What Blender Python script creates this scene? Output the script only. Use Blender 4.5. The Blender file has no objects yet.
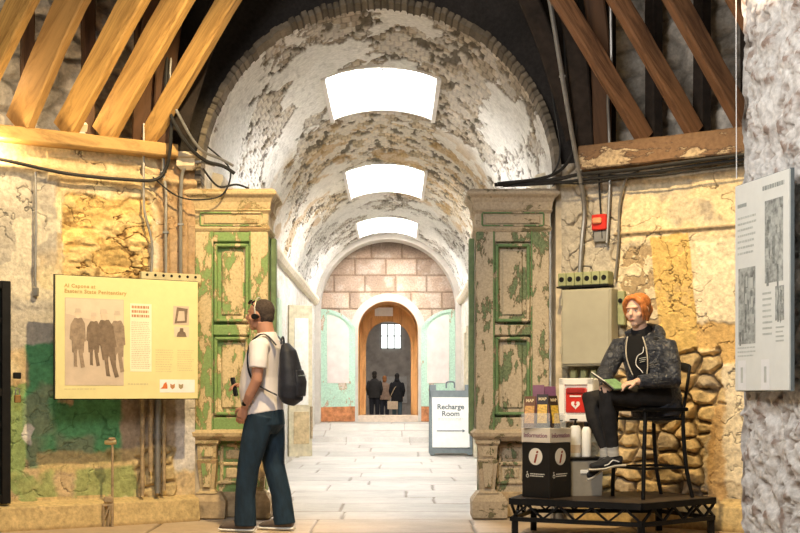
import bpy, bmesh, math, random
import numpy as np
from mathutils import Vector, Matrix, Euler
random.seed(7)
C = bpy.context.scene.collection
PI = math.pi
# ------------------------------------------------------------------ noise (numpy)
def _h(ix, iy, s):
    ix = ix.astype(np.int64); iy = iy.astype(np.int64)
    h = (ix*374761393 + iy*668265263 + s*974634777) & 0xffffffff
    h = ((h ^ (h >> 13))*1274126177) & 0xffffffff
    h = ((h ^ (h >> 15))*2246822519) & 0xffffffff
    return ((h ^ (h >> 16)) & 0xffffffff)/4294967295.0
def vn(x, y, s=0):
    ix = np.floor(x); iy = np.floor(y); fx = x-ix; fy = y-iy
    fx = fx*fx*(3-2*fx); fy = fy*fy*(3-2*fy)
    a = _h(ix, iy, s); b = _h(ix+1, iy, s); c = _h(ix, iy+1, s); d = _h(ix+1, iy+1, s)
    return (a*(1-fx)+b*fx)*(1-fy)+(c*(1-fx)+d*fx)*fy
def fbm(x, y, s=0, o=4, g=.5):
    t = 0; a = 1; n = 0
    for k in range(o):
        t = t+a*vn(x*2**k, y*2**k, s+k*17); n += a; a *= g
    return t/n
def worley(x, y, s=0):
    ix = np.floor(x); iy = np.floor(y)
    f1 = np.full(x.shape, 9.); f2 = np.full(x.shape, 9.); cid = np.zeros(x.shape)
    for dx in (-1, 0, 1):
        for dy in (-1, 0, 1):
            cx = ix+dx; cy = iy+dy
            px = cx+.15+.7*_h(cx, cy, s); py = cy+.15+.7*_h(cx, cy, s+5)
            d = np.sqrt((px-x)**2+(py-y)**2)
            new = d < f1
            f2 = np.where(new, f1, np.minimum(f2, d)); cid = np.where(new, _h(cx, cy, s+9), cid)
            f1 = np.where(new, d, f1)
    return f1, f2, cid
def ss(a, b, x):
    t = np.clip((x-a)/(b-a), 0, 1); return t*t*(3-2*t)
def mixc(c, col, m):
    return c*(1-m[..., None])+np.array(col, float)*m[..., None]
def rectm(s, z, s0, s1, z0, z1, e=.02):
    return ss(s0-e, s0+e, s)*(1-ss(s1-e, s1+e, s))*ss(z0-e, z0+e, z)*(1-ss(z1-e, z1+e, z))
def ellm(s, z, cs, cz, rs, rz, e=.15):
    d = np.sqrt(((s-cs)/rs)**2+((z-cz)/rz)**2); return 1-ss(1-e, 1+e, d)
# ------------------------------------------------------------------ tags
def tag(o, label=None, cat=None, group=None, kind=None):
    if label: o['label'] = label
    if cat: o['category'] = cat
    if group: o['group'] = group
    if kind: o['kind'] = kind
    return o
def thing(name, label, cat, loc=(0, 0, 0), rz=0, group=None):
    o = bpy.data.objects.new(name, None); C.objects.link(o)
    o.empty_display_size = .05
    o.location = loc; o.rotation_euler = (0, 0, rz)
    return tag(o, label, cat, group)
def link(name, me, m, parent=None, smooth=False):
    o = bpy.data.objects.new(name, me); C.objects.link(o)
    me.materials.clear(); me.materials.append(m)
    if smooth: me.polygons.foreach_set('use_smooth', [True]*len(me.polygons))
    if parent: o.parent = parent
    return o
def copy_tree(o, parent=None):
    c = o.copy(); C.objects.link(c)
    if parent: c.parent = parent
    for ch in list(o.children): copy_tree(ch, c)
    return c
# ------------------------------------------------------------------ materials
def _base(name, rough, metal=0, spec=.3):
    m = bpy.data.materials.new(name); m.use_nodes = True
    nt = m.node_tree; b = nt.nodes['Principled BSDF']
    b.inputs['Roughness'].default_value = rough; b.inputs['Metallic'].default_value = metal
    b.inputs['Specular IOR Level'].default_value = spec
    return m, nt, b
def _noise(nt, scale, detail=4, rough=.6, stretch=None, dist=0):
    tc = nt.nodes.new('ShaderNodeTexCoord'); mp = nt.nodes.new('ShaderNodeMapping')
    if stretch: mp.inputs['Scale'].default_value = stretch
    nt.links.new(tc.outputs['Object'], mp.inputs['Vector'])
    n = nt.nodes.new('ShaderNodeTexNoise'); n.inputs['Scale'].default_value = scale
    n.inputs['Detail'].default_value = detail; n.inputs['Roughness'].default_value = rough
    n.inputs['Distortion'].default_value = dist
    nt.links.new(mp.outputs['Vector'], n.inputs['Vector']); return n
def _ramp(nt, src, stops):
    r = nt.nodes.new('ShaderNodeValToRGB'); nt.links.new(src, r.inputs['Fac'])
    el = r.color_ramp.elements
    while len(el) < len(stops): el.new(.5)
    for e, (p, c) in zip(el, stops):
        e.position = p; e.color = (*c, 1) if len(c) == 3 else c
    return r
def _bump(nt, b, src, strength, dist=.01):
    bp = nt.nodes.new('ShaderNodeBump'); bp.inputs['Strength'].default_value = strength
    bp.inputs['Distance'].default_value = dist
    nt.links.new(src, bp.inputs['Height']); nt.links.new(bp.outputs['Normal'], b.inputs['Normal'])
def M(name, col, rough=.7, metal=0, var=.15, scale=12, bump=.15, stretch=None, spec=.3, sheen=0, bd=.01, dist=0):
    m, nt, b = _base(name, rough, metal, spec)
    n = _noise(nt, scale, stretch=stretch, dist=dist)
    lo = tuple(max(0, c*(1-var)) for c in col); hi = tuple(min(1, c*(1+var)) for c in col)
    r = _ramp(nt, n.outputs['Fac'], [(.3, lo), (.7, hi)])
    nt.links.new(r.outputs['Color'], b.inputs['Base Color'])
    if bump: _bump(nt, b, n.outputs['Fac'], bump, bd)
    if sheen: b.inputs['Sheen Weight'].default_value = sheen
    return m
def Mpeel(name, paint, under, edge, thr=.5, scale=5, w=.02, stretch=(1, 1, .45), under2=None, rough=.75):
    m, nt, b = _base(name, rough)
    n = _noise(nt, scale, 8, .68, stretch, .3)
    f = _noise(nt, scale*9, 3, .6)
    r = _ramp(nt, n.outputs['Fac'], [(thr-w, (0, 0, 0)), (thr, (1, 1, 1))])
    up = _ramp(nt, f.outputs['Fac'], [(.3, tuple(c*.72 for c in under)), (.6, under2 or under)])
    pp = _ramp(nt, f.outputs['Fac'], [(.3, tuple(c*.8 for c in paint)), (.65, tuple(min(1, c*1.12) for c in paint))])
    mx = nt.nodes.new('ShaderNodeMix'); mx.data_type = 'RGBA'
    nt.links.new(r.outputs['Color'], mx.inputs['Factor'])
    nt.links.new(up.outputs['Color'], mx.inputs['A']); nt.links.new(pp.outputs['Color'], mx.inputs['B'])
    e = _ramp(nt, n.outputs['Fac'], [(thr-w*1.6, (0, 0, 0)), (thr-w*.6, (1, 1, 1)), (thr+.005, (0, 0, 0))])
    m2 = nt.nodes.new('ShaderNodeMix'); m2.data_type = 'RGBA'
    nt.links.new(e.outputs['Color'], m2.inputs['Factor']); nt.links.new(mx.outputs['Result'], m2.inputs['A'])
    m2.inputs['B'].default_value = (*edge, 1)
    nt.links.new(m2.outputs['Result'], b.inputs['Base Color'])
    ad = nt.nodes.new('ShaderNodeMath'); ad.operation = 'MULTIPLY_ADD'
    nt.links.new(f.outputs['Fac'], ad.inputs[0]); ad.inputs[1].default_value = .35
    nt.links.new(r.outputs['Color'], ad.inputs[2])
    _bump(nt, b, ad.outputs[0], .5, .004)
    return m
def Mattr(name, rough=.9, amp=.2, scale=45, bump=.4, dist=.006):
    m, nt, b = _base(name, rough, 0, .2)
    a = nt.nodes.new('ShaderNodeAttribute'); a.attribute_name = 'Col'
    n = _noise(nt, scale, 6, .65)
    r = _ramp(nt, n.outputs['Fac'], [(.25, (1-amp,)*3), (.75, (1+amp*.4,)*3)])
    mx = nt.nodes.new('ShaderNodeMix'); mx.data_type = 'RGBA'; mx.blend_type = 'MULTIPLY'
    mx.inputs['Factor'].default_value = 1
    nt.links.new(a.outputs['Color'], mx.inputs['A']); nt.links.new(r.outputs['Color'], mx.inputs['B'])
    nt.links.new(mx.outputs['Result'], b.inputs['Base Color'])
    _bump(nt, b, n.outputs['Fac'], bump, dist)
    return m
def Memit(name, col, strength):
    m = bpy.data.materials.new(name); m.use_nodes = True; nt = m.node_tree
    nt.nodes.clear(); o = nt.nodes.new('ShaderNodeOutputMaterial'); e = nt.nodes.new('ShaderNodeEmission')
    n = _noise(nt, 3, 3); r = _ramp(nt, n.outputs['Fac'], [(.3, tuple(c*.94 for c in col)), (.7, col)])
    nt.links.new(r.outputs['Color'], e.inputs['Color']); e.inputs['Strength'].default_value = strength
    nt.links.new(e.outputs[0], o.inputs[0]); return m
def Mglass(name, alpha=.25):
    m, nt, b = _base(name, .05, 0, .5); b.inputs['Base Color'].default_value = (.9, .95, .95, 1)
    b.inputs['Alpha'].default_value = alpha
    n = _noise(nt, 20); r = _ramp(nt, n.outputs['Fac'], [(.3, (.04,)*3), (.7, (.12,)*3)])
    nt.links.new(r.outputs['Color'], b.inputs['Roughness']); return m
def Mwood(name, c1, c2, scale=6, stretch=(1, 1, .12), rough=.7, bump=.3):
    m, nt, b = _base(name, rough)
    n = _noise(nt, scale, 8, .7, stretch, 1.2)
    r = _ramp(nt, n.outputs['Fac'], [(.3, c1), (.52, c2), (.75, tuple(min(1, c*1.25) for c in c2))])
    nt.links.new(r.outputs['Color'], b.inputs['Base Color']); _bump(nt, b, n.outputs['Fac'], bump, .01)
    return m
# ------------------------------------------------------------------ grid meshes
def grid(name, P, col, mat, parent=None, mask=None, flip=False):
    nu, nv = P.shape[:2]
    idx = np.arange(nu*nv).reshape(nu, nv)
    a = idx[:-1, :-1]; b = idx[1:, :-1]; c = idx[1:, 1:]; d = idx[:-1, 1:]
    f = np.stack([a, d, c, b] if flip else [a, b, c, d], -1).reshape(-1, 4)
    if mask is not None: f = f[mask[:-1, :-1].reshape(-1)]
    used = np.unique(f); remap = np.zeros(nu*nv, np.int64); remap[used] = np.arange(len(used)); f = remap[f]
    V = P.reshape(-1, 3)[used]; K = col.reshape(-1, 3)[used]
    me = bpy.data.meshes.new(name)
    me.vertices.add(len(V)); me.vertices.foreach_set('co', V.astype(np.float32).ravel())
    me.loops.add(f.size); me.loops.foreach_set('vertex_index', f.astype(np.int32).ravel())
    me.polygons.add(len(f)); me.polygons.foreach_set('loop_start', np.arange(0, f.size, 4, dtype=np.int32))
    me.polygons.foreach_set('use_smooth', np.ones(len(f), bool))
    me.update(calc_edges=True)
    ca = me.color_attributes.new('Col', 'FLOAT_COLOR', 'POINT')
    ca.data.foreach_set('color', np.concatenate([np.clip(K, 0, 1), np.ones((len(K), 1))], 1).astype(np.float32).ravel())
    return link(name, me, mat, parent)
def wallgrid(name, p0, p1, z0, z1, ns, nz, fn, mat, s_off=0):
    """wall from p0 to p1 (plan), its face to the right of the walking direction; fn(s,z)->disp,col"""
    p0 = np.array(p0, float); p1 = np.array(p1, float); L = np.linalg.norm(p1-p0); t = (p1-p0)/L
    nrm = np.array([t[1], -t[0]])
    s = np.linspace(0, L, ns); z = np.linspace(z0, z1, nz); S, Z = np.meshgrid(s, z, indexing='ij')
    d, col = fn(S+s_off, Z)
    P = np.stack([p0[0]+t[0]*S+nrm[0]*d, p0[1]+t[1]*S+nrm[1]*d, Z], -1)
    o = grid(name, P, col, mat); return tag(o, kind='structure')
# ------------------------------------------------------------------ mesh builder
class MB:
    def __init__(s): s.bm = bmesh.new()
    def box(s, c, size, rot=(0, 0, 0), bev=0, seg=1):
        b = bmesh.new(); bmesh.ops.create_cube(b, size=1)
        for v in b.verts: v.co = Vector((v.co.x*size[0], v.co.y*size[1], v.co.z*size[2]))
        if bev: bmesh.ops.bevel(b, geom=list(b.edges), offset=bev, segments=seg, affect='EDGES', profile=.6)
        R = Euler(rot).to_matrix().to_4x4(); b.transform(Matrix.Translation(Vector(c)) @ R); return s.add(b)
    def add(s, b):
        me = bpy.data.meshes.new('tmp'); b.to_mesh(me); b.free(); s.bm.from_mesh(me); bpy.data.meshes.remove(me); return s
    def bar(s, a, b_, w, h=None, up=(0, 0, 1), bev=0):
        a = Vector(a); b_ = Vector(b_); d = b_-a; L = d.length; t = d.normalized()
        u = Vector(up)
        if abs(t.dot(u)) > .98: u = Vector((1, 0, 0))
        x = t.cross(u).normalized(); y = x.cross(t).normalized()
        b = bmesh.new(); bmesh.ops.create_cube(b, size=1)
        for v in b.verts: v.co = Vector((v.co.x*w, v.co.y*(h or w), v.co.z*L))
        if bev: bmesh.ops.bevel(b, geom=list(b.edges), offset=bev, segments=1, affect='EDGES')
        m = Matrix.Identity(4)
        for i in range(3): m[i][0] = x[i]; m[i][1] = y[i]; m[i][2] = t[i]
        b.transform(Matrix.Translation((a+b_)/2) @ m); return s.add(b)
    def tube(s, pts, r, n=10, ref=None, cap=True):
        """loft rings through pts; r scalar, list, or list of (a,b)"""
        pts = [Vector(p) for p in pts]; N = len(pts)
        if not isinstance(r, (list, tuple)) or (isinstance(r, tuple)): r = [r]*N
        bm = s.bm; rings = []; side = None
        for i, p in enumerate(pts):
            t = (pts[min(i+1, N-1)]-pts[max(i-1, 0)]).normalized()
            rf = Vector(ref) if ref else (side if side else (Vector((1, 0, 0)) if abs(t.x) < .8 else Vector((0, 1, 0))))
            sd = (rf-t*rf.dot(t))
            if sd.length < 1e-4: sd = Vector((0, 1, 0))-t*t.y
            sd.normalize(); side = sd; ot = t.cross(sd)
            a, b = r[i] if isinstance(r[i], (tuple, list)) else (r[i], r[i])
            rings.append([bm.verts.new(p+sd*(a*math.cos(2*PI*k/n))+ot*(b*math.sin(2*PI*k/n))) for k in range(n)])
        for A, B in zip(rings, rings[1:]):
            for k in range(n): bm.faces.new((A[k], A[(k+1) % n], B[(k+1) % n], B[k]))
        if cap:
            bm.faces.new(rings[0][::-1]); bm.faces.new(rings[-1])
        return s
    def cyl(s, a, b, r, r2=None, n=20): return s.tube([a, b], [r, r if r2 is None else r2], n)
    def lathe(s, prof, c=(0, 0, 0), n=24):
        bm = s.bm; rings = []
        for (r, z) in prof:
            rings.append([bm.verts.new((c[0]+r*math.cos(2*PI*k/n), c[1]+r*math.sin(2*PI*k/n), c[2]+z)) for k in range(n)])
        for A, B in zip(rings, rings[1:]):
            for k in range(n): bm.faces.new((A[k], A[(k+1) % n], B[(k+1) % n], B[k]))
        bm.faces.new(rings[0][::-1]); bm.faces.new(rings[-1]); return s
    def rlathe(s, prof, w, d, c=(0, 0, 0)):
        """rectangular stacked profile: (outset, z); w,d full sizes"""
        bm = s.bm; rings = []
        for (o, z) in prof:
            hw = w/2+o; hd = d/2+o
            rings.append([bm.verts.new((c[0]+x, c[1]+y, c[2]+z)) for x, y in ((-hw, -hd), (hw, -hd), (hw, hd), (-hw, hd))])
        for A, B in zip(rings, rings[1:]):
            for k in range(4): bm.faces.new((A[k], A[(k+1) % 4], B[(k+1) % 4], B[k]))
        bm.faces.new(rings[0][::-1]); bm.faces.new(rings[-1]); return s
    def ell(s, c, r, rot=(0, 0, 0), n=20):
        b = bmesh.new(); bmesh.ops.create_uvsphere(b, u_segments=n, v_segments=n//2+2, radius=1)
        b.transform(Matrix.Translation(Vector(c)) @ Euler(rot).to_matrix().to_4x4() @ Matrix.Diagonal((*r, 1))); return s.add(b)
    def prism(s, poly, y0, y1, axis='y'):
        """poly of (x,z), extruded y0..y1"""
        f = (lambda x, z, y: (x, y, z)) if axis == 'y' else (lambda x, z, y: (x, z, y))
        bm = s.bm
        A = [bm.verts.new(f(x, z, y0)) for x, z in poly]; B = [bm.verts.new(f(x, z, y1)) for x, z in poly]
        n = len(poly)
        for k in range(n): bm.faces.new((A[k], A[(k+1) % n], B[(k+1) % n], B[k]))
        bm.faces.new(A[::-1]); bm.faces.new(B); return s
    def arcband(s, r0, r1, cx, cz, y0, y1, a0=0, a1=PI, n=48, legs=None):
        """arch ring in the XZ plane, optional straight legs down to z=legs"""
        inner = []; outer = []
        if legs is not None: inner.append((cx+r0, legs)); outer.append((cx+r1, legs))
        for k in range(n+1):
            a = a0+(a1-a0)*k/n
            inner.append((cx+r0*math.cos(a), cz+r0*math.sin(a))); outer.append((cx+r1*math.cos(a), cz+r1*math.sin(a)))
        if legs is not None: inner.append((cx-r0, legs)); outer.append((cx-r1, legs))
        bm = s.bm; V = [[bm.verts.new((x, y, z)) for x, z in L] for y in (y0, y1) for L in (inner, outer)]
        i0, o0, i1, o1 = V
        for k in range(len(inner)-1):
            bm.faces.new((i0[k], o0[k], o0[k+1], i0[k+1])); bm.faces.new((i1[k], i1[k+1], o1[k+1], o1[k]))
            bm.faces.new((i0[k], i0[k+1], i1[k+1], i1[k])); bm.faces.new((o0[k], o1[k], o1[k+1], o0[k+1]))
        for k in (0, -1): bm.faces.new((i0[k], i1[k], o1[k], o0[k]))
        return s
    def done(s, name, mat, parent=None, smooth=False, label=None):
        bmesh.ops.recalc_face_normals(s.bm, faces=list(s.bm.faces))
        me = bpy.data.meshes.new(name); s.bm.to_mesh(me); s.bm.free()
        o = link(name, me, mat, parent, False)
        if smooth:
            me.polygons.foreach_set('use_smooth', [True]*len(me.polygons))
            try: me.set_sharp_from_angle(angle=math.radians(42))
            except Exception: pass
        if label: o['label'] = label
        return o
    def blob(s, name, mat, parent=None, voxel=.006, smooth=3, sub=0):
        """union everything added so far into one continuous skin"""
        me = bpy.data.meshes.new('tmp'); bmesh.ops.recalc_face_normals(s.bm, faces=list(s.bm.faces))
        s.bm.to_mesh(me); s.bm.free()
        o = bpy.data.objects.new('tmp', me); C.objects.link(o)
        r = o.modifiers.new('r', 'REMESH'); r.mode = 'VOXEL'; r.voxel_size = voxel
        if smooth: q = o.modifiers.new('s', 'SMOOTH'); q.iterations = smooth; q.factor = .5
        dg = bpy.context.evaluated_depsgraph_get(); dg.update()
        m2 = bpy.data.meshes.new_from_object(o.evaluated_get(dg)); m2.name = name
        bpy.data.objects.remove(o); bpy.data.meshes.remove(me)
        return link(name, m2, mat, parent, True)
def text(name, body, size, loc, mat, parent, rot=(PI/2, 0, 0), align='LEFT', bold=0, depth=.0006, shear=0, spacing=1):
    cu = bpy.data.curves.new(name, 'FONT'); cu.body = body; cu.size = size; cu.align_x = align
    cu.extrude = depth; cu.offset = bold; cu.shear = shear; cu.resolution_u = 3; cu.space_character = spacing
    o = bpy.data.objects.new('tmp', cu); C.objects.link(o)
    dg = bpy.context.evaluated_depsgraph_get(); dg.update()
    me = bpy.data.meshes.new_from_object(o.evaluated_get(dg)); me.name = name
    me.transform(Matrix.Translation(Vector(loc)) @ Euler(rot).to_matrix().to_4x4())
    bpy.data.objects.remove(o); bpy.data.curves.remove(cu)
    return link(name, me, mat, parent)
# ================================================================== materials
M_wall = Mattr('plaster_wall', amp=.42, scale=30, bump=.8, dist=.009)
M_vault = Mattr('vault_plaster', amp=.3, scale=26, bump=.5, dist=.01)
M_floor = Mattr('stone_floor', rough=.55, amp=.14, scale=30, bump=.2)
M_dark = M('near_black_timber', (.028, .02, .015), .9, var=.4)  # near-black brown wood for the roof, posts and arch timbers
M_beam = Mwood('golden_timber', (.17, .075, .02), (.62, .36, .11), 8, bump=.9)
M_beam_r = Mwood('brown_timber', (.04, .02, .012), (.25, .125, .06), 9, bump=.9)
M_plate = Mwood('plate_timber', (.28, .14, .05), (.58, .36, .15), 4, (.15, .15, 1))
M_black = M('black_metal', (.018, .017, .016), .45, .6, .2)
M_cable = M('black_cable', (.02, .019, .018), .6)
M_conduit = M('grey_conduit', (.30, .29, .27), .45, .7, .15)
M_rust = M('rusty_pipe', (.40, .30, .18), .7, .3, .35, 20)
M_white = M('white_paint', (.8, .79, .76), .5, var=.05)
M_grey = M('grey_plastic', (.16, .19, .20), .5, var=.1)

# ================================================================== camera
cam = bpy.data.cameras.new('camera'); co = bpy.data.objects.new('camera', cam); C.objects.link(co)
co.location = (.14, 0, 1.05); co.rotation_euler = (PI/2, 0, 0)
cam.sensor_width = 36; cam.lens = 36*1200/800; cam.shift_x = .0066; cam.shift_y = .1606
bpy.context.scene.camera = co

# ================================================================== floor
def floor_z(Y):
    return ss(20, 23.4, Y)*.13+ss(23.4, 23.46, Y)*.1+ss(23.5, 25.4, Y)*.25
def make_floor():
    X = np.concatenate([np.linspace(-5, -3.2, 20)[:-1], np.linspace(-3.2, 3.2, 520), np.linspace(3.2, 5, 20)[1:]])
    Y = np.concatenate([np.linspace(1, 8.6, 60)[:-1], np.linspace(8.6, 13, 330)[:-1], np.linspace(13, 23.3, 260)[:-1],
                        np.linspace(23.3, 23.6, 12)[:-1], np.linspace(23.6, 25.8, 40)])
    X, Y = np.meshgrid(X, Y, indexing='ij')
    wx = X+.03*(vn(X*2, Y*2, 3)-.5); wy = Y+.05*(vn(X*1.3, Y*1.3, 4)-.5)
    rnd = random.Random(5); ed = [0.]
    while ed[-1] < 27: ed.append(ed[-1]+rnd.uniform(.62, 1.05))
    ed = np.array(ed); row = np.searchsorted(ed, wy)-1
    d1 = np.minimum(wy-ed[row], ed[np.minimum(row+1, len(ed)-1)]-wy)
    wlen = 1.15+.5*_h(row, row*0, 7); off = _h(row, row*0, 11)*2
    q = (wx+off)/wlen; cell = np.floor(q); fr = q-cell
    d2 = np.minimum(fr, 1-fr)*wlen
    d = np.minimum(d1*.8, d2)
    jw = .004+.014*vn(X*3, Y*3, 8)
    joint = 1-ss(jw*.6, jw*1.7, d)
    tone = .88+.2*_h(cell, row, 13)
    n = fbm(X*2.2, Y*2.2, 21, 5); n2 = fbm(X*9, Y*9, 23, 4)
    k = ss(9.6, 10.6, Y+.3*(n-.5))
    corr = np.array([.42, .39, .35]); rot = np.array([.50, .38, .26])
    col = rot*(1-k[..., None])+corr*k[..., None]
    col = col*(tone*(.8+.4*n)*(.88+.24*n2))[..., None]
    col = mixc(col, (.12, .085, .055), joint*(.85-.35*ss(12, 18, Y)))
    Z = floor_z(Y)-.012*joint+.006*(n-.5)+.004*_h(cell, row, 15)
    P = np.stack([X, Y, Z-.004], -1)
    tag(grid('floor', P, col, M_floor), kind='structure')
make_floor()

# ================================================================== rotunda walls
def stones(s, z, sc, seed, asp=1.35):
    a = s*sc/asp+.35*(fbm(s*3, z*3, seed, 3)-.5)*sc*.25; b = z*sc+.35*(fbm(s*3, z*3, seed+3, 3)-.5)*sc*.25
    f1, f2, cid = worley(a, b, seed)
    gap = 1-ss(.05, .2, f2-f1)
    h = ss(.0, .45, f2-f1)
    return gap, h, cid
def wall_left_fn(s, z):
    n = fbm(s*4, z*4, 1, 5); n2 = fbm(s*14, z*14, 2, 5); n3 = fbm(s*1.6, z*1.6, 3, 4)
    ws = s+.09*(n-.5)+.05*(n2-.5); wz = z+.09*(fbm(s*4, z*4, 9, 5)-.5)+.05*(fbm(s*14, z*14, 10, 4)-.5)
    col = np.ones(s.shape+(3,))*np.array([.66, .50, .29])
    col = mixc(col, (.78, .66, .42), ss(.45, .6, n))
    col = mixc(col, (.40, .31, .20), ss(.60, .72, n2)*.7)
    d = .02*(n-.5)+.012*(n2-.5)
    g = rectm(ws, wz, -.6, .44, 1.75, 2.82); col = mixc(col, (.46, .42, .36), g*ss(.35, .5, n3+.1)); d = d+.01*g
    w = ss(.52, .58, fbm(s*5, z*5, 31, 4))*rectm(ws, wz, -1, 1.6, 1.7, 2.5); col = mixc(col, (.72, .65, .52), w*.8)
    # exposed ochre rubble with a blocky top
    m = np.clip(rectm(ws, wz, .50, 1.22, 1.6, 2.66), 0, 1)
    gap, h, cid = stones(s+.05*(n2-.5), z+.04*(n2-.5), 7.5, 41, 2.0)
    st = fbm(s*4.5, z*10, 45, 5); ck = (1-ss(.004, .022, np.abs(st-.5)))*ss(.42, .55, fbm(s*3, z*3, 47, 3))
    sc = np.array([.74, .50, .19])*(.85+.25*cid)[..., None]*(.70+.6*n2)[..., None]
    sc = mixc(sc, (.80, .62, .32), ss(.5, .6, st)*.5)
    sc = mixc(sc, (.20, .11, .04), np.clip(gap*ss(.5, .62, n)*.8+ck*.9, 0, 1))
    col = col*(1-m[..., None])+sc*m[..., None]; d = d*(1-m)+m*(-.03+.018*h*(.3+cid)+.06*(st-.5)+.025*(n2-.5)-.02*ck)
    # arch-headed plaster seam above it
    wv = .03*(n-.5)
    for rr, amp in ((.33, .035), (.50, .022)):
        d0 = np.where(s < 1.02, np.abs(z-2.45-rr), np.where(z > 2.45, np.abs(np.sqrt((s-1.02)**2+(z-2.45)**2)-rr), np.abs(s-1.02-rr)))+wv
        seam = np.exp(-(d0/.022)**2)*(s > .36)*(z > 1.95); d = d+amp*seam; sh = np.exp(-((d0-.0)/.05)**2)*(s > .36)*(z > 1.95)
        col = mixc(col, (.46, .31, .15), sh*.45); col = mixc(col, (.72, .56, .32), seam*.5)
    ckw = (1-ss(.003, .014, np.abs(fbm(s*5, z*5, 91, 5)-.5)))*ss(.45, .6, n3); d = d-.012*ckw; col = col*(1-.55*ckw)[..., None]
    # brown strip towards the doorway
    b = rectm(ws, wz, 1.28, 1.8, 1.9, 3.1); col = mixc(col, (.40, .25, .13), b*.8)
    # green dado paint
    lg = rectm(ws, wz, -1.5, .24, .2, 1.12, .01); col = mixc(col, (.30, .40, .16), lg*ss(.38, .46, n+.06))
    gr = rectm(ws, wz, .05, .50, 1.42, 1.80, .03); col = mixc(col, (.52, .48, .42), gr*ss(.25, .4, n+.1)*.8)
    dg = rectm(ws, wz, .20, 1.02, .50, 1.46, .02)
    col = mixc(col, (.13, .38, .17), dg*ss(.24, .30, n+.03)); col = mixc(col, (.30, .30, .20), dg*ss(.58, .64, n3+.0)*.7)
    br = rectm(ws, wz, .98, 1.5, .5, 1.25); col = mixc(col, (.42, .33, .24), br)
    cr = (1-ss(.0, .05, np.abs(fbm(s*6, z*6, 77, 3)-.5)*2))*(dg+lg); d = d-.006*cr; col = col*(1-.4*np.clip(cr, 0, 1))[..., None]
    yb = rectm(ws, wz, .28, 1.45, .42, .60); col = mixc(col, (.62, .47, .22), yb*.8)
    pg = rectm(ws, wz, .05, 1.15, .2, .46); col = mixc(col, (.38, .42, .17), pg*ss(.35, .5, n))
    rs = rectm(ws, wz, 1.1, 1.42, .2, .62); gap, h, cid = stones(s, z, 7, 51); col = mixc(col, (.60, .46, .24), rs); col = mixc(col, (.2, .13, .06), rs*gap*.6); d = d+rs*.03*h
    wp = rectm(ws, wz, 1.44, 1.8, .42, 1.15); col = mixc(col, (.70, .66, .62), wp)
    wb = ellm(ws, wz, .235, .74, .045, .075); col = mixc(col, (.72, .68, .6), wb)
    # ledge just under the timber
    lz = np.exp(-((z-2.83)/.035)**2)*.05; d = d+lz; col = mixc(col, (.55, .40, .22), np.clip(lz*14, 0, .7))
    return d, col*(.8+.4*n2)[..., None]
wallgrid('wall_left', (-4.2, 8.57), (-1.55, 10.15), 0, 3.06, 560, 620, wall_left_fn, M_wall, s_off=-1.48)
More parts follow.
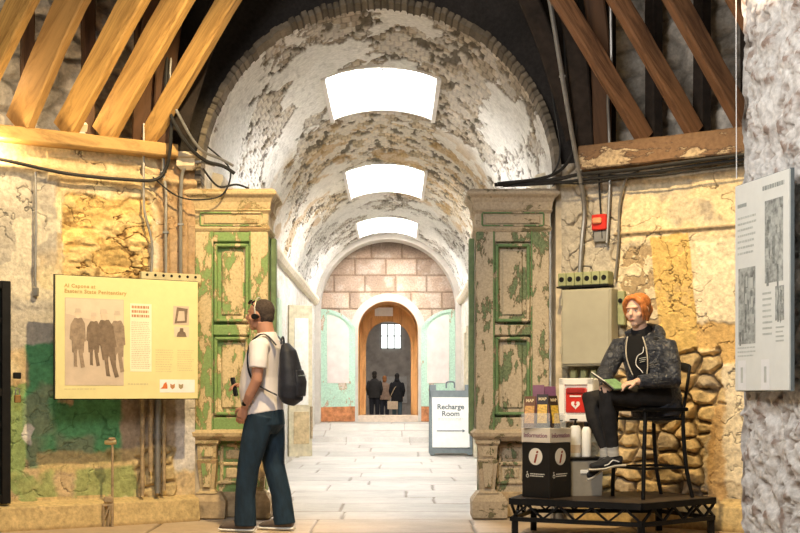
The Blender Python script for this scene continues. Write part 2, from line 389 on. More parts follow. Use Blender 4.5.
def wall_right_fn(s, z):
    n = fbm(s*4, z*4, 101, 5); n2 = fbm(s*14, z*14, 102, 5); n3 = fbm(s*8, z*8, 104, 4)
    ws = s+.10*(n-.5)+.06*(n2-.5); wz = z+.12*(fbm(s*4, z*4, 109, 5)-.5)+.06*(fbm(s*14, z*14, 110, 4)-.5)
    col = np.ones(s.shape+(3,))*np.array([.62, .52, .36])
    col = mixc(col, (.42, .36, .28), ss(.50, .62, n3)*.8)
    d = .02*(n-.5)+.02*(n2-.5)
    L = 1-ss(.45, .6, ws); col = mixc(col, (.50, .45, .37), L*.85)
    cr = 1-ss(0, .09, np.abs(fbm(s*5, z*5, 111, 3)-.5)*2); d = d-.02*cr*L; col = mixc(col, (.2, .16, .11), cr*L*.7)
    b = rectm(ws, wz, .55, 2.4, 2.30, 2.80); col = mixc(col, (.78, .62, .38), b*ss(.36, .5, n+.05)); 
    mid = rectm(ws, wz, .5, 1.2, 1.5, 2.26); spot = ss(.53, .58, n2)*mid; col = mixc(col, (.86, .72, .48), mid*.6); col = mixc(col, (.34, .24, .13), spot*.85); d = d-.012*spot; och = rectm(ws, wz, .95, 1.5, 1.15, 1.62); col = mixc(col, (.66, .42, .15), och*.9)
    w = np.maximum(rectm(ws, wz, 1.16, 2.4, 1.62, 2.25), rectm(ws, wz, 1.32, 2.4, .35, 1.3)); col = mixc(col, (.82, .70, .50), w); d = d+.012*w
    oc = rectm(s+.16*(fbm(z*1.5, z*0+3, 171, 3)-.5)+.08*(z-2), wz, .84, 1.16+.0*z, 1.30, 2.33, .006); col = mixc(col, (.70, .48, .17), oc*(1-.4*ss(.6, .7, n2)))
    w3 = .22*(fbm(s*2.2, z*2.2, 161, 3)-.5); ru = rectm(ws+w3, wz+w3, .42, 1.24, -.5, 1.26); gap, h, cid = stones(s+.03*(n2-.5), z+.03*(n2-.5), 8.2, 121, 1.35)
    ru2 = np.maximum(ru, rectm(ws+w3, wz+w3, .85, 1.34, .9, 1.40))
    low = rectm(ws, wz, 1.25, 1.40, .2, 1.1)
    sc = np.array([.72, .54, .29])*(.70+.5*cid)[..., None]*(.75+.5*n2)[..., None]
    sc = mixc(sc, (.42, .36, .29), (cid > .8)*.7); sc = mixc(sc, (.09, .055, .03), gap*.8)
    col = col*(1-ru2[..., None])+sc*ru2[..., None]; d = d*(1-ru2)+ru2*(-.06+.07*h*(.6+.7*cid)+.03*(n2-.5))
    ckw = (1-ss(.003, .014, np.abs(fbm(s*5, z*5, 191, 5)-.5)))*ss(.42, .55, n)*(1-ru2); d = d-.012*ckw; col = col*(1-.55*ckw)[..., None]
    col = mixc(col, (.55, .33, .12), np.clip(low-ru2, 0, 1)*.8)
    fill = rectm(ws, wz, -.1, .46, .2, 1.4); col = mixc(col, (.26, .25, .17), fill*.7)
    lz = np.exp(-((z-2.80)/.03)**2)*.04; d = d+lz; col = mixc(col, (.42, .34, .24), np.clip(lz*14, 0, .6))
    ln = np.exp(-((z-2.37)/.016)**2)*(s > .48); d = d+.03*ln; col = mixc(col, (.25, .18, .10), ln*.7)
    return d, col*(.8+.4*n2)[..., None]
wallgrid('wall_right', (1.55, 10.15), (3.4, 8.98), 0, 3.0, 440, 640, wall_right_fn, M_wall)
def upper_fn(seed, base):
    def f(s, z):
        n = fbm(s*4, z*4, seed, 5); n2 = fbm(s*13, z*13, seed+1, 5); gap, h, cid = stones(s, z, 4.5, seed+5)
        col = np.array(base)*(.6+.5*cid)[..., None]*(.6+.8*n2)[..., None]
        col = mixc(col, tuple(c*.25 for c in base), gap*.5)
        return .06*(n-.5)+.05*h+.03*(n2-.5), col
    return f
wallgrid('wall_upper_left', (-4.4, 8.87), (-1.72, 10.47), 2.9, 5.7, 300, 300, upper_fn(61, (.72, .64, .52)), M_wall)
wallgrid('wall_upper_right', (1.72, 10.47), (3.6, 9.28), 2.9, 5.7, 240, 300, upper_fn(66, (.60, .54, .46)), M_wall)
# low plastered kerb along both walls
def kerb(name, p0, p1, seed):
    def f(s, z):
        n = fbm(s*5, z*5, seed, 4); n2 = fbm(s*18, z*18, seed+1, 4)
        prof = .13*(1-ss(.175, .215, z))*(1+.1*ss(.17, 0, z))
        col = np.array([.60, .45, .22])*(.7+.3*n+.35*n2)[..., None]
        col = mixc(col, (.35, .22, .10), (1-ss(.0, .03, z))*.6)
        return prof+.02*(n-.5), col
    wallgrid(name, p0, p1, -.01, .24, 240, 40, f, M_wall)
kerb('baseboard_left', (-4.2, 8.57), (-1.56, 10.145), 131)
kerb('baseboard_right', (1.70, 10.055), (3.4, 8.98), 135)

# near whitewashed wall on the right
def near_fn(s, z):
    n = fbm(s*3, z*3, 141, 5); n2 = fbm(s*14, z*14, 142, 5)
    gap, h, cid = stones(s, z, 3.2, 143, 1.2)
    col = np.array([.78, .75, .71])*(.85+.15*cid)[..., None]
    col = mixc(col, (.52, .46, .42), ss(.56, .64, n2)*.5); col = mixc(col, (.30, .20, .15), ss(.68, .74, n2)*.8)
    col = mixc(col, (.40, .36, .33), gap*ss(.4, .6, n)*.3)
    pit = ss(.60, .66, fbm(s*22, z*22, 149, 3)); col = mixc(col, (.34, .27, .22), pit*.6)
    return .07*(n-.5)+.022*h+.055*(n2-.5)-.02*pit-.03, col
wallgrid('wall_near_right', (2.212, 7.18), (2.99, 3.75), 0, 5.2, 460, 640, near_fn, M_wall)
def near_back(s, z):
    d, c = near_fn(s+4, z); return d*ss(0, .1, s), c
wallgrid('wall_near_back', (4.1, 7.5), (2.212, 7.18), 0, 5.2, 120, 200, near_back, M_wall)

# ================================================================== vaulted corridor
CX, SPR, RAD, Y0, Y1 = 0., 2.87, 1.52, 10.22, 25.5
SKY = [(12.26, 14.06), (17.4, 19.7), (22.6, 24.6)]
TH = math.radians(22)
def vault_col(t, y):
    a = t*RAD                                   # arc length
    n = fbm(a*1.5, y*.8, 201, 5); n2 = fbm(a*9, y*5, 202, 5); n3 = fbm(a*2.2, y*2.2, 205, 5)
    rows = .5+.5*np.cos(2*PI*y/.11)
    row = np.floor(y/.16); fy = y/.16-row; q = a/.085+.5*(row % 2); cx = np.floor(q); fx = q-cx
    bt = _h(cx, row, 31); bg = ss(.0, .09, np.minimum(fy, 1-fy))*ss(.0, .16, np.minimum(fx, 1-fx))
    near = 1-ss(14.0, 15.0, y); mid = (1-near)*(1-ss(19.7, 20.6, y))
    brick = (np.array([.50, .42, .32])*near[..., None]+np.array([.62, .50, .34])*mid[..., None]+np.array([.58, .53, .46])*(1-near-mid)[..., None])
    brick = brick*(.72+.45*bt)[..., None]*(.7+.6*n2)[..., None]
    brick = mixc(brick, (.17, .135, .10), (1-bg)*.7)
    # dark lost-mortar dashes
    ds = .55*fbm(a*17, y*7.5, 209, 3)+.45*fbm(a*6, y*3, 210, 3); dash = ss(.565, .60, ds)
    # plaster islands
    n4 = fbm(a*1.9+.5*(n2-.5), y*.95+.4*(n2-.5), 215, 6, .55)
    left = ss(1.75, 2.6, t); right = ss(.9, .5, t)
    th = .535-.19*left*(1-ss(10.9, 11.5, y))+.02*right+.0*near
    th = np.where(y < 14.3, th, .54)
    isl = ss(th-.008, th+.008, n4)
    thin = ss(.455, .50, fbm(a*7, y*4, 219, 5))*(.38+.30*(1-near))            # thin whitewash left on the brick
    flank_glow = ss(.85, .35, np.sin(t))*ss(10.9, 11.8, y)
    thin = np.maximum(thin, flank_glow*ss(.34, .40, n2))  # skylight glow painted in: flanks whitened beyond the real whitewash
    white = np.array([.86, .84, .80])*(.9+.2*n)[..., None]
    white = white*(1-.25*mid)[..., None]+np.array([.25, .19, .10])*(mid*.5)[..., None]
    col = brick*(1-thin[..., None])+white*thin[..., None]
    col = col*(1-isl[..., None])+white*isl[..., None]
    edge = ss(th-.035, th-.008, n4)*(1-isl); col = mixc(col, (.14, .11, .08), edge*.65)
    dash = dash*(1-isl*.85); col = mixc(col, (.10, .08, .055), dash*.85)
    oc = ss(.60, .66, fbm(a*3, y*2, 211, 4))*mid; col = mixc(col, (.50, .31, .12), oc*.6)
    disp = .02*isl+.02*(n-.5)+.018*(n2-.5)+.008*bg*(1-isl)-.02*dash
    return disp, col
def make_vault():
    t = np.linspace(0, PI, 620)
    ys = np.concatenate([np.linspace(Y0, 15, 420)[:-1], np.linspace(15, 20, 220)[:-1], np.linspace(20, Y1, 120)])
    for a, b in SKY:
        for e in (a, b): ys[np.argmin(abs(ys-e))] = e
    T, Y = np.meshgrid(t, ys, indexing='ij')
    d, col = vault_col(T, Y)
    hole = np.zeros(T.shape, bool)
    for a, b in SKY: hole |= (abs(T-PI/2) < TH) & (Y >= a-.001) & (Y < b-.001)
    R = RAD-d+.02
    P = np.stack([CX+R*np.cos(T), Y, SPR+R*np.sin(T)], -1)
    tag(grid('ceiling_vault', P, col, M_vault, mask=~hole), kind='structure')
make_vault()
def side_wall(s, z):
    n = fbm(s*1.6, z*1.6, 221, 5); n2 = fbm(s*6, z*8, 222, 5)
    col = np.ones(s.shape+(3,))*np.array([.62, .60, .56])
    col = mixc(col, (.52, .46, .37), ss(.55, .62, n2)*.7); col = mixc(col, (.62, .55, .42), ss(.5, .6, n)*.4)
    return .02*(n-.5)+.015*(n2-.5), col
wallgrid('wall_corridor_left', (-1.52, 10.22), (-1.52, 25.6), 0, 2.97, 420, 160, side_wall, M_wall)
wallgrid('wall_corridor_right', (1.52, 25.6), (1.52, 10.22), 0, 2.97, 420, 160, side_wall, M_wall)
M_cornice = M('cornice_plaster', (.66, .58, .45), .85, var=.2)
for nm, sx in (('trim_cornice_left', -1), ('trim_cornice_right', 1)):
    mb = MB(); y = 10.9
    prof = [(1.54, 2.90), (1.46, 2.93), (1.42, 3.00), (1.42, 3.05), (1.54, 3.08)]
    mb.prism([(sx*a, b) for a, b in prof], y, 25.45); tag(mb.done(nm, M_cornice), kind='structure')
# skylights: well walls, bar frame and daylit pane
M_sky = Memit('daylit_pane', (1, .99, .97), 52)
M_well = M('well_plaster', (.82, .78, .74), .9, var=.08)
M_wellc = Mattr('well_stained', amp=.1)
for i, (a, b) in enumerate(SKY):
    hx = RAD*math.sin(TH); zb = SPR+RAD*math.cos(TH)-.03; zt = 4.78
    mb = MB()
    for x in (-hx-.02, hx+.02): mb.box((x, (a+b)/2, (zb+zt)/2), (.05, b-a+.1, zt-zb))
    for y in (a-.02, b+.02):
        n = 12; poly = [(-hx, zt)]+[(RAD*math.sin(-TH+2*TH*k/n), SPR+RAD*math.cos(-TH+2*TH*k/n)-.0) for k in range(n+1)]+[(hx, zt)]
        mb.prism(poly, y-.025, y+.025)
    w = mb.done('window_%d' % (i+1), M_well); tag(w, kind='structure')
    MB().box((0, (a+b)/2, zt+.02), (2*hx+.1, b-a+.1, .03)).done('window_pane', M_sky, w)
    fr = MB()
    for k in range(1, 4): fr.box((0, a+(b-a)*k/4, zt-.02), (2*hx, .035, .04))
    fr.box((0, (a+b)/2, zt-.02), (.035, b-a, .04)); fr.done('window_bar', M_white, w)
# transverse ribs of the vault and plaster arch before the end wall
def rib(nm, y0, y1, r, mat): tag(MB().arcband(r, RAD+.06, CX, SPR, y0, y1, n=90).done(nm, mat), kind='structure')
M_archp = M('arch_plaster', (.52, .48, .43), .9, var=.1, scale=5)
tag(MB().arcband(1.42, 1.60, CX, SPR, 24.9, 25.45, n=80, legs=.3).done('trim_end_arch', M_archp), kind='structure')
# voussoir rim at the mouth
def rim():
    t = np.linspace(-.02, PI+.02, 900); r = np.concatenate([np.full(6, 1.5), np.linspace(1.5, 1.55, 20), np.full(6, 1.55)])
    yy = np.concatenate([np.linspace(10.34, 10.14, 6), np.full(20, 10.13), np.linspace(10.14, 10.3, 6)])
    T, R = np.meshgrid(t, r, indexing='ij'); Yy = np.broadcast_to(yy, T.shape)
    k = T*RAD/.058+.5*fbm(T*9, R*4, 9, 3); fr = k-np.floor(k); g = (1-ss(.05, .2, np.minimum(fr, 1-fr)))*.75*ss(.35, .5, fbm(T*5, R*2, 19, 3)+.06)
    tone = .6+.6*_h(np.floor(k), np.zeros_like(k), 3); n = fbm(T*20, R*20, 5, 4)
    col = np.array([.20, .165, .12])*(tone*(.7+.6*n))[..., None]; col = mixc(col, (.05, .04, .03), g)
    off = .02*(_h(np.floor(k), np.zeros_like(k), 8)-.5)-.015*g
    P = np.stack([CX+(R+off*(R > 1.55))*np.cos(T), Yy-off, SPR+(R+off)*np.sin(T)], -1)
    tag(grid('trim_arch_rim', P, col, M_vault), kind='structure')
rim()
# face of the arch wall above and beside the opening
def spandrel():
    t = np.linspace(0, PI, 160); r = np.linspace(1.53, 3.1, 60); T, R = np.meshgrid(t, r, indexing='ij')
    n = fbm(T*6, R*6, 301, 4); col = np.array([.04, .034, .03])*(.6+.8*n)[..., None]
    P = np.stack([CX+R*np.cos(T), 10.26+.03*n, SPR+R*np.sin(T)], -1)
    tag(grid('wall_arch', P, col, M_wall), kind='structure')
spandrel()
for sx in (-1, 1):
    tag(MB().box((sx*1.66, 10.36, 1.43), (.30, .3, 2.88)).done('wall_arch_jamb_%s' % ('left' if sx < 0 else 'right'),
        M('jamb_plaster', (.55, .46, .33), .9, var=.3, scale=8, bump=.5)), kind='structure')
# boarded roof
tag(MB().box((0, 6.2, 5.75), (10, 9, .08)).done('ceiling_roof', M_dark), kind='structure')

# ================================================================== end wall with arched doorway
EY = 25.6
def end_wall():
    x = np.linspace(-1.56, 1.56, 330); z = np.linspace(.3, 4.5, 430); X, Z = np.meshgrid(x, z, indexing='ij')
    rh = .36; row = np.floor(Z/rh); fz = Z/rh-row; q = X/.66+.5*(row % 2)+.3*_h(row, row*0, 5); cx = np.floor(q); fx = q-cx
    g = 1-ss(.0, .03, np.minimum(np.minimum(fz, 1-fz)*rh, np.minimum(fx, 1-fx)*.66)-.003)
    n = fbm(X*4, Z*4, 311, 5); n2 = fbm(X*12, Z*12, 312, 4)
    col = np.array([.56, .41, .31])*(.72+.45*_h(cx, row, 9))[..., None]*(.75+.5*n)[..., None]
    col = mixc(col, (.60, .50, .42), ss(.5, .62, n)*.6); col = mixc(col, (.26, .17, .11), g*.75)
    col = mixc(col, (.16, .12, .09), (1-ss(3.95, 4.3, Z+.3*n))*0+ss(4.08, 4.3, Z+.2*n)*.6)
    r = np.sqrt(X**2+(np.maximum(Z-2.41, 0))**2); hole = (r < .68)
    hole = np.where(Z < 2.41, np.abs(X) < .68, hole)
    P = np.stack([X, EY+.02*g-.015*n, Z], -1)
    tag(grid('wall_end', P, col, M_wall, mask=~hole), kind='structure')
end_wall()
M_oldwood = Mwood('orange_old_wood', (.30, .13, .04), (.62, .33, .12), 7)
tag(MB().arcband(.64, .80, 0, 2.41, EY-.06, EY+.1, n=48, legs=.45).done('trim_doorway_arch', M_archp), kind='structure')
d = MB().arcband(.63, .70, 0, 2.41, EY, EY+1.05, n=48, legs=.45).done('door_1', M_oldwood); tag(d, kind='structure')
mb = MB(); mb.arcband(.50, .68, 0, 2.19, EY+.95, EY+1.05, n=48, legs=.45)
mb.arcband(.66, .70, 0, 2.36, EY+.9, EY+.96, n=48, legs=.45); mb.prism([(-.63, 2.3), (.63, 2.3), (.5, 2.75), (.25, 3.02), (0, 3.06), (-.25, 3.02), (-.5, 2.75)], EY+1.0, EY+1.04) if False else None
# wooden tympanum filling between the inner and the outer arch
for k in range(40):
    a0 = PI*k/40; a1 = PI*(k+1)/40
    q = [(.49*math.cos(a0), 2.19+.49*math.sin(a0)), (.68*math.cos(a0), 2.41+.68*math.sin(a0)), (.68*math.cos(a1), 2.41+.68*math.sin(a1)), (.49*math.cos(a1), 2.19+.49*math.sin(a1))]
    mb.prism(q, EY+.97, EY+1.03)
mb.done('door_frame', M_oldwood, d)
MB().box((-.10, EY+.95, 2.89), (.4, .02, .19)).done('notice', M_white, d, label='small pale notice over the doorway')
tag(MB().box((0, EY+.5, .30), (1.4, 1.1, .62)).done('trim_door_sill', M('sill_stone', (.62, .50, .40), .8, var=.15)), kind='structure')
MB().box((.53, EY+1.4, 1.65), (.05, .7, 2.1)).done('door_leaf', M('dark_leaf', (.05, .03, .02), .8), d)
# room behind the doorway
M_room = M('dim_room_plaster', (.40, .36, .32), .9, var=.25, scale=3)
tag(MB().box((-2.1, 36, 2.3), (.1, 19, 4.6)).done('wall_back_room_left', M_room), kind='structure')
tag(MB().box((2.1, 36, 2.3), (.1, 19, 4.6)).done('wall_back_room_right', M_room), kind='structure')
tag(MB().box((0, 36, 4.6), (4.3, 19, .1)).done('ceiling_back_room', M_room), kind='structure')
tag(MB().box((0, 36, .08), (4.3, 19, .1)).done('floor_back_room', M('back_floor', (.5, .47, .43), .5)), kind='structure')
tag(MB().box((0, 45.5, 2.3), (4.3, .1, 4.6)).done('wall_back_room_end', M_room), kind='structure')
w = MB()
for x in (-.38, -.13, .12, .38): w.box((x, 45.36, 3.27), (.035, .06, 1.0))
for z in (2.8, 3.28, 3.74): w.box((0, 45.36, z), (.80, .06, .035))
w = w.done('window_4', M('window_iron', (.2, .2, .2), .6)); tag(w, kind='structure')
MB().box((0, 45.42, 3.27), (.74, .02, .95)).done('window_pane', Memit('far_daylight', (.95, 1, .97), 2.2), w)
w = MB().box((.1, 45.4, 1.25), (1.0, .05, 1.0)).done('window_5', M('far_screen', (.5, .48, .45), .7)); tag(w, kind='structure')  # opaque pale screen at the end wall, not a window
tag(MB().box((.62, 27.3, 1.6), (.03, .03, 2.2)).done('trim_door_edge', M_white), kind='structure')
# ================================================================== wooden door pillars at the corridor mouth
P_left = Mpeel('green_peeling_paint', (.20, .31, .11), (.62, .49, .28), (.24, .16, .07), .455, 6.5, under2=(.68, .55, .33))
P_leftc = Mpeel('cream_peeling_paint', (.50, .38, .21), (.40, .27, .14), (.22, .2, .08), .45, 6, stretch=(.6, 1, 1))
P_leftg = Mpeel('mostly_cream_paint', (.22, .32, .12), (.62, .49, .28), (.24, .16, .07), .54, 7)
P_right = Mpeel('worn_cream_paint', (.46, .385, .28), (.11, .15, .08), (.13, .09, .05), .47, 7, under2=(.17, .22, .12))
P_rightc = Mpeel('worn_cornice_paint', (.43, .35, .25), (.20, .18, .10), (.12, .10, .06), .42, 6, stretch=(.6, 1, 1))
P_rightg = Mpeel('green_moulding_paint', (.13, .22, .10), (.55, .46, .33), (.2, .15, .1), .45, 6)
M_stonebase = M('plinth_stone', (.40, .30, .18), .85, var=.35, scale=14, bump=.6)
M_greenedge = M('green_door_edge', (.14, .20, .10), .7, var=.25)
def pillar(side, label):
    L = side < 0
    fx = -.935 if L else .83                      # inner edge of the shaft
    w = .62; cx = fx-w/2 if L else fx+w/2
    pa, pc, pg, pm = (P_left, P_leftc, P_leftg, P_left) if L else (P_right, P_rightc, P_right, P_rightg)
    t = thing('wooden_pillar', label, 'pillar', (cx, 10.17, 0))
    D = .42                                         # front face at local y=0
    # shaft: backing, stiles, rails
    MB().box((0, D/2+.02, 1.58), (w-.02, D-.04, 1.72)).done('shaft', pa, t)
    s = MB(); z0, z1 = .74, 2.46
    for x, ww in ((-w/2+.075, .15), (w/2-.075, .15)): s.box((x, .02, (z0+z1)/2), (ww, .05, z1-z0), bev=.008)
    s.done('stile', pg if L else pa, t)
    r = MB()
    for zc, h in ((.80, .12), (1.60, .09), (2.40, .10)): r.box((0, .022, zc), (w-.31, .046, h), bev=.008)
    r.done('rail', pa, t)
    for a, b in ((.88, 1.54), (1.67, 2.33)):
        f = MB(); pw = w-.33
        for x in (-pw/2+.012, pw/2-.012): f.box((x, .012, (a+b)/2), (.028, .05, b-a), bev=.009)
        for z in (a+.012, b-.012): f.box((0, .012, z), (pw, .05, .028), bev=.009)
        f.done('panel_moulding', pm, t)
        MB().box((0, .045, (a+b)/2), (pw-.10, .04, b-a-.10), bev=.018).done('raised_panel', pg if L else pa, t)
    # narrow outer groove strips
    g = MB()
    for x in (-w/2+.15, w/2-.15): g.box((x, .0, (z0+z1)/2), (.014, .02, z1-z0-.02), bev=.004)
    g.done('bead', pm, t)
    # cornice
    c = MB(); o0 = -.01
    c.rlathe([(o0, 2.42), (.012, 2.44), (.022, 2.46), (.012, 2.475), (.005, 2.49), (.005, 2.585), (.018, 2.60), (.03, 2.612), (.018, 2.622),
              (.022, 2.64), (.028, 2.68), (.045, 2.715), (.07, 2.735), (.078, 2.745), (.078, 2.765), (.055, 2.785), (.05, 2.79)], w, D, (0, D/2, 0))
    c.done('cornice', pc, t)
    fz = MB(); fz.box((0, -.008, 2.535), (w-.16, .02, .07), bev=.006); fz.done('frieze_panel', pc, t)
    fm = MB()
    for z in (2.485, 2.592): fm.box((0, -.012, z), (w-.1, .022, .012), bev=.004)
    for x in (-w/2+.05, w/2-.05): fm.box((x, -.012, 2.538), (.012, .022, .10), bev=.004)
    fm.done('frieze_moulding', pm, t)
    # lower cap moulding
    MB().rlathe([(-.01, .66), (.01, .68), (.03, .70), (.035, .73), (.02, .745), (.0, .76)], w, D, (0, D/2, 0)).done('cap_moulding', pc, t)
    # pedestal: corner balusters and a recessed panel
    MB().box((0, .24, .45), (w-.06, D-.2, .46)).done('pedestal', pa, t)
    xs = [(-w/2+.10)] if L else [(-w/2+.12)]
    for x in ((-w/2+.10, w/2-.10)):
        b = MB(); b.rlathe([(.018, .665), (.018, .64), (.0, .62), (-.006, .52), (-.008, .505), (.002, .495), (.0, .48), (-.022, .25), (-.012, .235), (.0, .225), (.012, .215)], .165, .165, (x, .09, 0))
        b.done('baluster', pc, t)
        q = MB(); q.prism([(x-.055, .61), (x+.055, .61), (x+.045, .53), (x-.045, .53)], -.002, .02); q.prism([(x-.045, .47), (x+.045, .47), (x+.028, .27), (x-.028, .27)], .0, .02)
        q.done('baluster_panel', pg, t)
    m = MB(); iw = w-.36
    for z in (.30, .46, .62): m.box((0, .13, z), (iw, .04, .03), bev=.008)
    for x in (-iw/2+.03, iw/2-.03): m.box((x, .13, .46), (.03, .04, .34), bev=.008)
    m.box((0, .135, .38), (iw-.13, .03, .09), bev=.01); m.box((0, .135, .54), (iw-.13, .03, .08), bev=.01)
    m.done('pedestal_panel', pg, t)
    # plinth blocks
    for x, ww in ((-w/2+.115, .27), (w/2-.115, .25)):
        MB().rlathe([(0, 0), (.012, .01), (.014, .15), (.0, .175), (-.03, .215), (-.04, .225)], ww, .30, (x, .13, 0)).done('plinth', M_stonebase if L else P_rightc, t)
    MB().box((0, .25, .11), (w-.1, .26, .22), bev=.01).done('plinth_back', M_stonebase, t)
    # edge of the door leaf folded back behind the pillar
    ex = (w/2+.022) if L else (-w/2-.022)
    MB().box((ex, .30, 1.56), (.045, .10, 1.70), bev=.006).done('door_edge', M_greenedge, t, label='dark green edge of the folded leaf')
    return t
pillar(-1, 'tall panelled wooden pillar with peeling green paint, left of the corridor mouth')
pillar(1, 'tall panelled wooden pillar in worn cream paint, right of the corridor behind the leaflet stand')

# ================================================================== timbers
def left_wall_pt(X): return 9.33+.597*(X+2.93)
def right_wall_pt(X): return 10.15-.632*(X-1.55)
def timber(name, label, cat, a, b, w, h, mat, group=None, up=(0, 0, 1), knots=0, curve=0):
    t = Vector(b)-Vector(a); o = thing(name, label, cat, a, 0, group)
    mb = MB(); N = 14; L = t.length; d = t.normalized(); u = Vector(up)
    if abs(d.dot(u.normalized())) > .98: u = Vector((.5, -.86, 0))
    x = d.cross(u).normalized(); y = d.cross(x).normalized()
    rnd = random.Random(int(abs(a[0]*1000))); ring = []
    bm = mb.bm
    for i in range(N+1):
        s = i/N; p = d*L*s+y*(-curve*math.sin(PI*s))+x*rnd.uniform(-.002, .002)
        ww = w/2*(1+rnd.uniform(-.04, .04)); hh = h/2*(1+rnd.uniform(-.03, .03)); c = .012
        pts = [(-ww+c, -hh), (ww-c, -hh), (ww, -hh+c), (ww, hh-c), (ww-c, hh), (-ww+c, hh), (-ww, hh-c), (-ww, -hh+c)]
        ring.append([bm.verts.new(p+x*q[0]+y*q[1]) for q in pts])
    for A, B in zip(ring, ring[1:]):
        for k in range(8): bm.faces.new((A[k], A[(k+1) % 8], B[(k+1) % 8], B[k]))
    bm.faces.new(ring[0][::-1]); bm.faces.new(ring[-1])
    # material follows the grain: rotate into a local frame along the beam
    me_o = mb.done('beam', mat, o)
    R = Matrix.Identity(4)
    for i in range(3): R[i][0] = x[i]; R[i][1] = y[i]; R[i][2] = d[i]
    me_o.data.transform(R.inverted()); me_o.matrix_local = R
    return o
def rafters():
    D = Vector((.66, -.56, .80))
    data = [(-3.14, .26, .085, 'rough golden rafter cut by the top left corner of the view'),
            (-2.80, .30, .09, 'broad bowed rafter, dark side face and bright edge, first inside the left edge'),
            (-2.49, .25, .09, 'golden sloping rafter directly above the left end of the text panel'),
            (-2.22, .27, .09, 'wide golden rafter with a frayed edge, above the middle of the left wall'),
            (-1.90, .20, .09, 'straight clean golden rafter ending above the conduits left of the arch')]
    for i, (X, h, w, lab) in enumerate(data):
        h *= .84; w *= 1.05; Y = left_wall_pt(X)-.02; a = Vector((X, Y, 3.16))
        b = a+D*(2.2 if i else 2.3)
        timber('roof_rafter', lab, 'rafter', a, b, w, h, M_beam if i != 1 else M_beam3, 'sloping rafters over the left wall', up=(-.64, .26, .72), curve=.10 if i == 1 else .02)
    D = Vector((-.66, -.50, .78))
    data = [(2.17, .145, .09, 'brown sloping rafter nearest to the arch on the right side'),
            (2.52, .145, .09, 'brown sloping rafter above the seated woman, second from the right arch edge'),
            (2.86, .16, .10, 'brown sloping rafter, third from the right arch edge'),
            (3.22, .16, .10, 'brown rafter partly hidden by the whitewashed wall at upper right')]
    for i, (X, h, w, lab) in enumerate(data):
        Y = right_wall_pt(X)-.02; a = Vector((X, Y, 3.14)); b = a+D*2.3
        timber('roof_rafter', lab, 'rafter', a, b, w, h, M_beam_r, 'sloping rafters over the right wall', up=(.64, .26, .72), curve=.02)
M_beam3 = Mwood('dark_golden_timber', (.16, .08, .025), (.45, .26, .09), 5)
M_beam2 = Mwood('dark_brown_timber', (.03, .016, .009), (.10, .05, .024), 6)  # dark reddish brown wood, deeper in tone than the golden timbers
rafters()
def onleft0(u, z, off=.05): return Vector((-2.93+.859*u+.513*off, 9.33+.513*u-.859*off, z))
# upright posts behind the rafters
for X, lab in ((-2.78, 'dark upright post behind the bowed left rafter'), (-2.36, 'dark upright post between the two broad golden rafters'), (-1.98, 'dark upright post behind the straight golden rafter')):
    Y = left_wall_pt(X)+.12; timber('roof_post', lab, 'post', (X, Y, 3.1), (X, Y, 5.2), .10, .10, M_dark2 if False else M_beam2, 'posts behind the left rafters')
for X, lab in ((1.92, 'dark upright post beside the cables, nearest to the arch'), (2.26, 'dark upright post between the first two right rafters'), (2.60, 'dark upright post above the yellow paint patch'), (2.92, 'dark upright post close to the whitewashed wall')):
    Y = right_wall_pt(X)+.12; timber('roof_post', lab, 'post', (X, Y, 3.1), (X, Y, 5.2), .11, .11, M_darkpost if False else M_dark, 'posts behind the right rafters')
t = thing('work_lamp', 'small pale lamp fixture standing on the wall timber between two golden rafters', 'lamp', onleft0(.60, 3.125, .02), math.atan2(.513, .859))
MB().box((0, 0, .02), (.12, .06, .04), bev=.006).done('lamp_base', M_conduit, t)
MB().box((0, -.01, .075), (.15, .05, .07), (.5, 0, 0), bev=.008).done('lamp_head', M('lamp_cream', (.6, .55, .42), .5), t)
# timbers hugging the arch
for i, (x0, x1, z0, w, lab) in enumerate([(-1.80, -1.22, 3.05, .12, 'dark brown timber leaning against the left haunch of the arch'), (-1.66, -.55, 3.25, .10, 'black timber following the left curve of the arch'), (-1.97, -1.35, 3.1, .10, 'dark slanting timber between the golden rafters and the arch')]):
    timber('arch_timber', lab, 'timber', (x0, 9.98, z0), (x1, 9.3, 5.2), w, .16, M_beam2 if i != 1 else M_dark, 'dark timbers left of the arch', up=(-.9, -.3, .3), curve=.12)
for i, (x0, x1, z0, w, lab) in enumerate([(1.72, 1.12, 3.05, .10, 'black timber leaning against the right haunch of the arch'), (1.86, 1.40, 3.1, .13, 'dark reddish timber right of the arch beside the black cables'), (1.64, .55, 3.2, .10, 'black timber following the right curve of the arch')]):
    timber('arch_timber', lab, 'timber', (x0, 9.98, z0), (x1, 9.3, 5.2), w, .16, M_beam2 if i == 1 else M_dark, 'dark timbers right of the arch', up=(.9, -.3, .3), curve=.12)
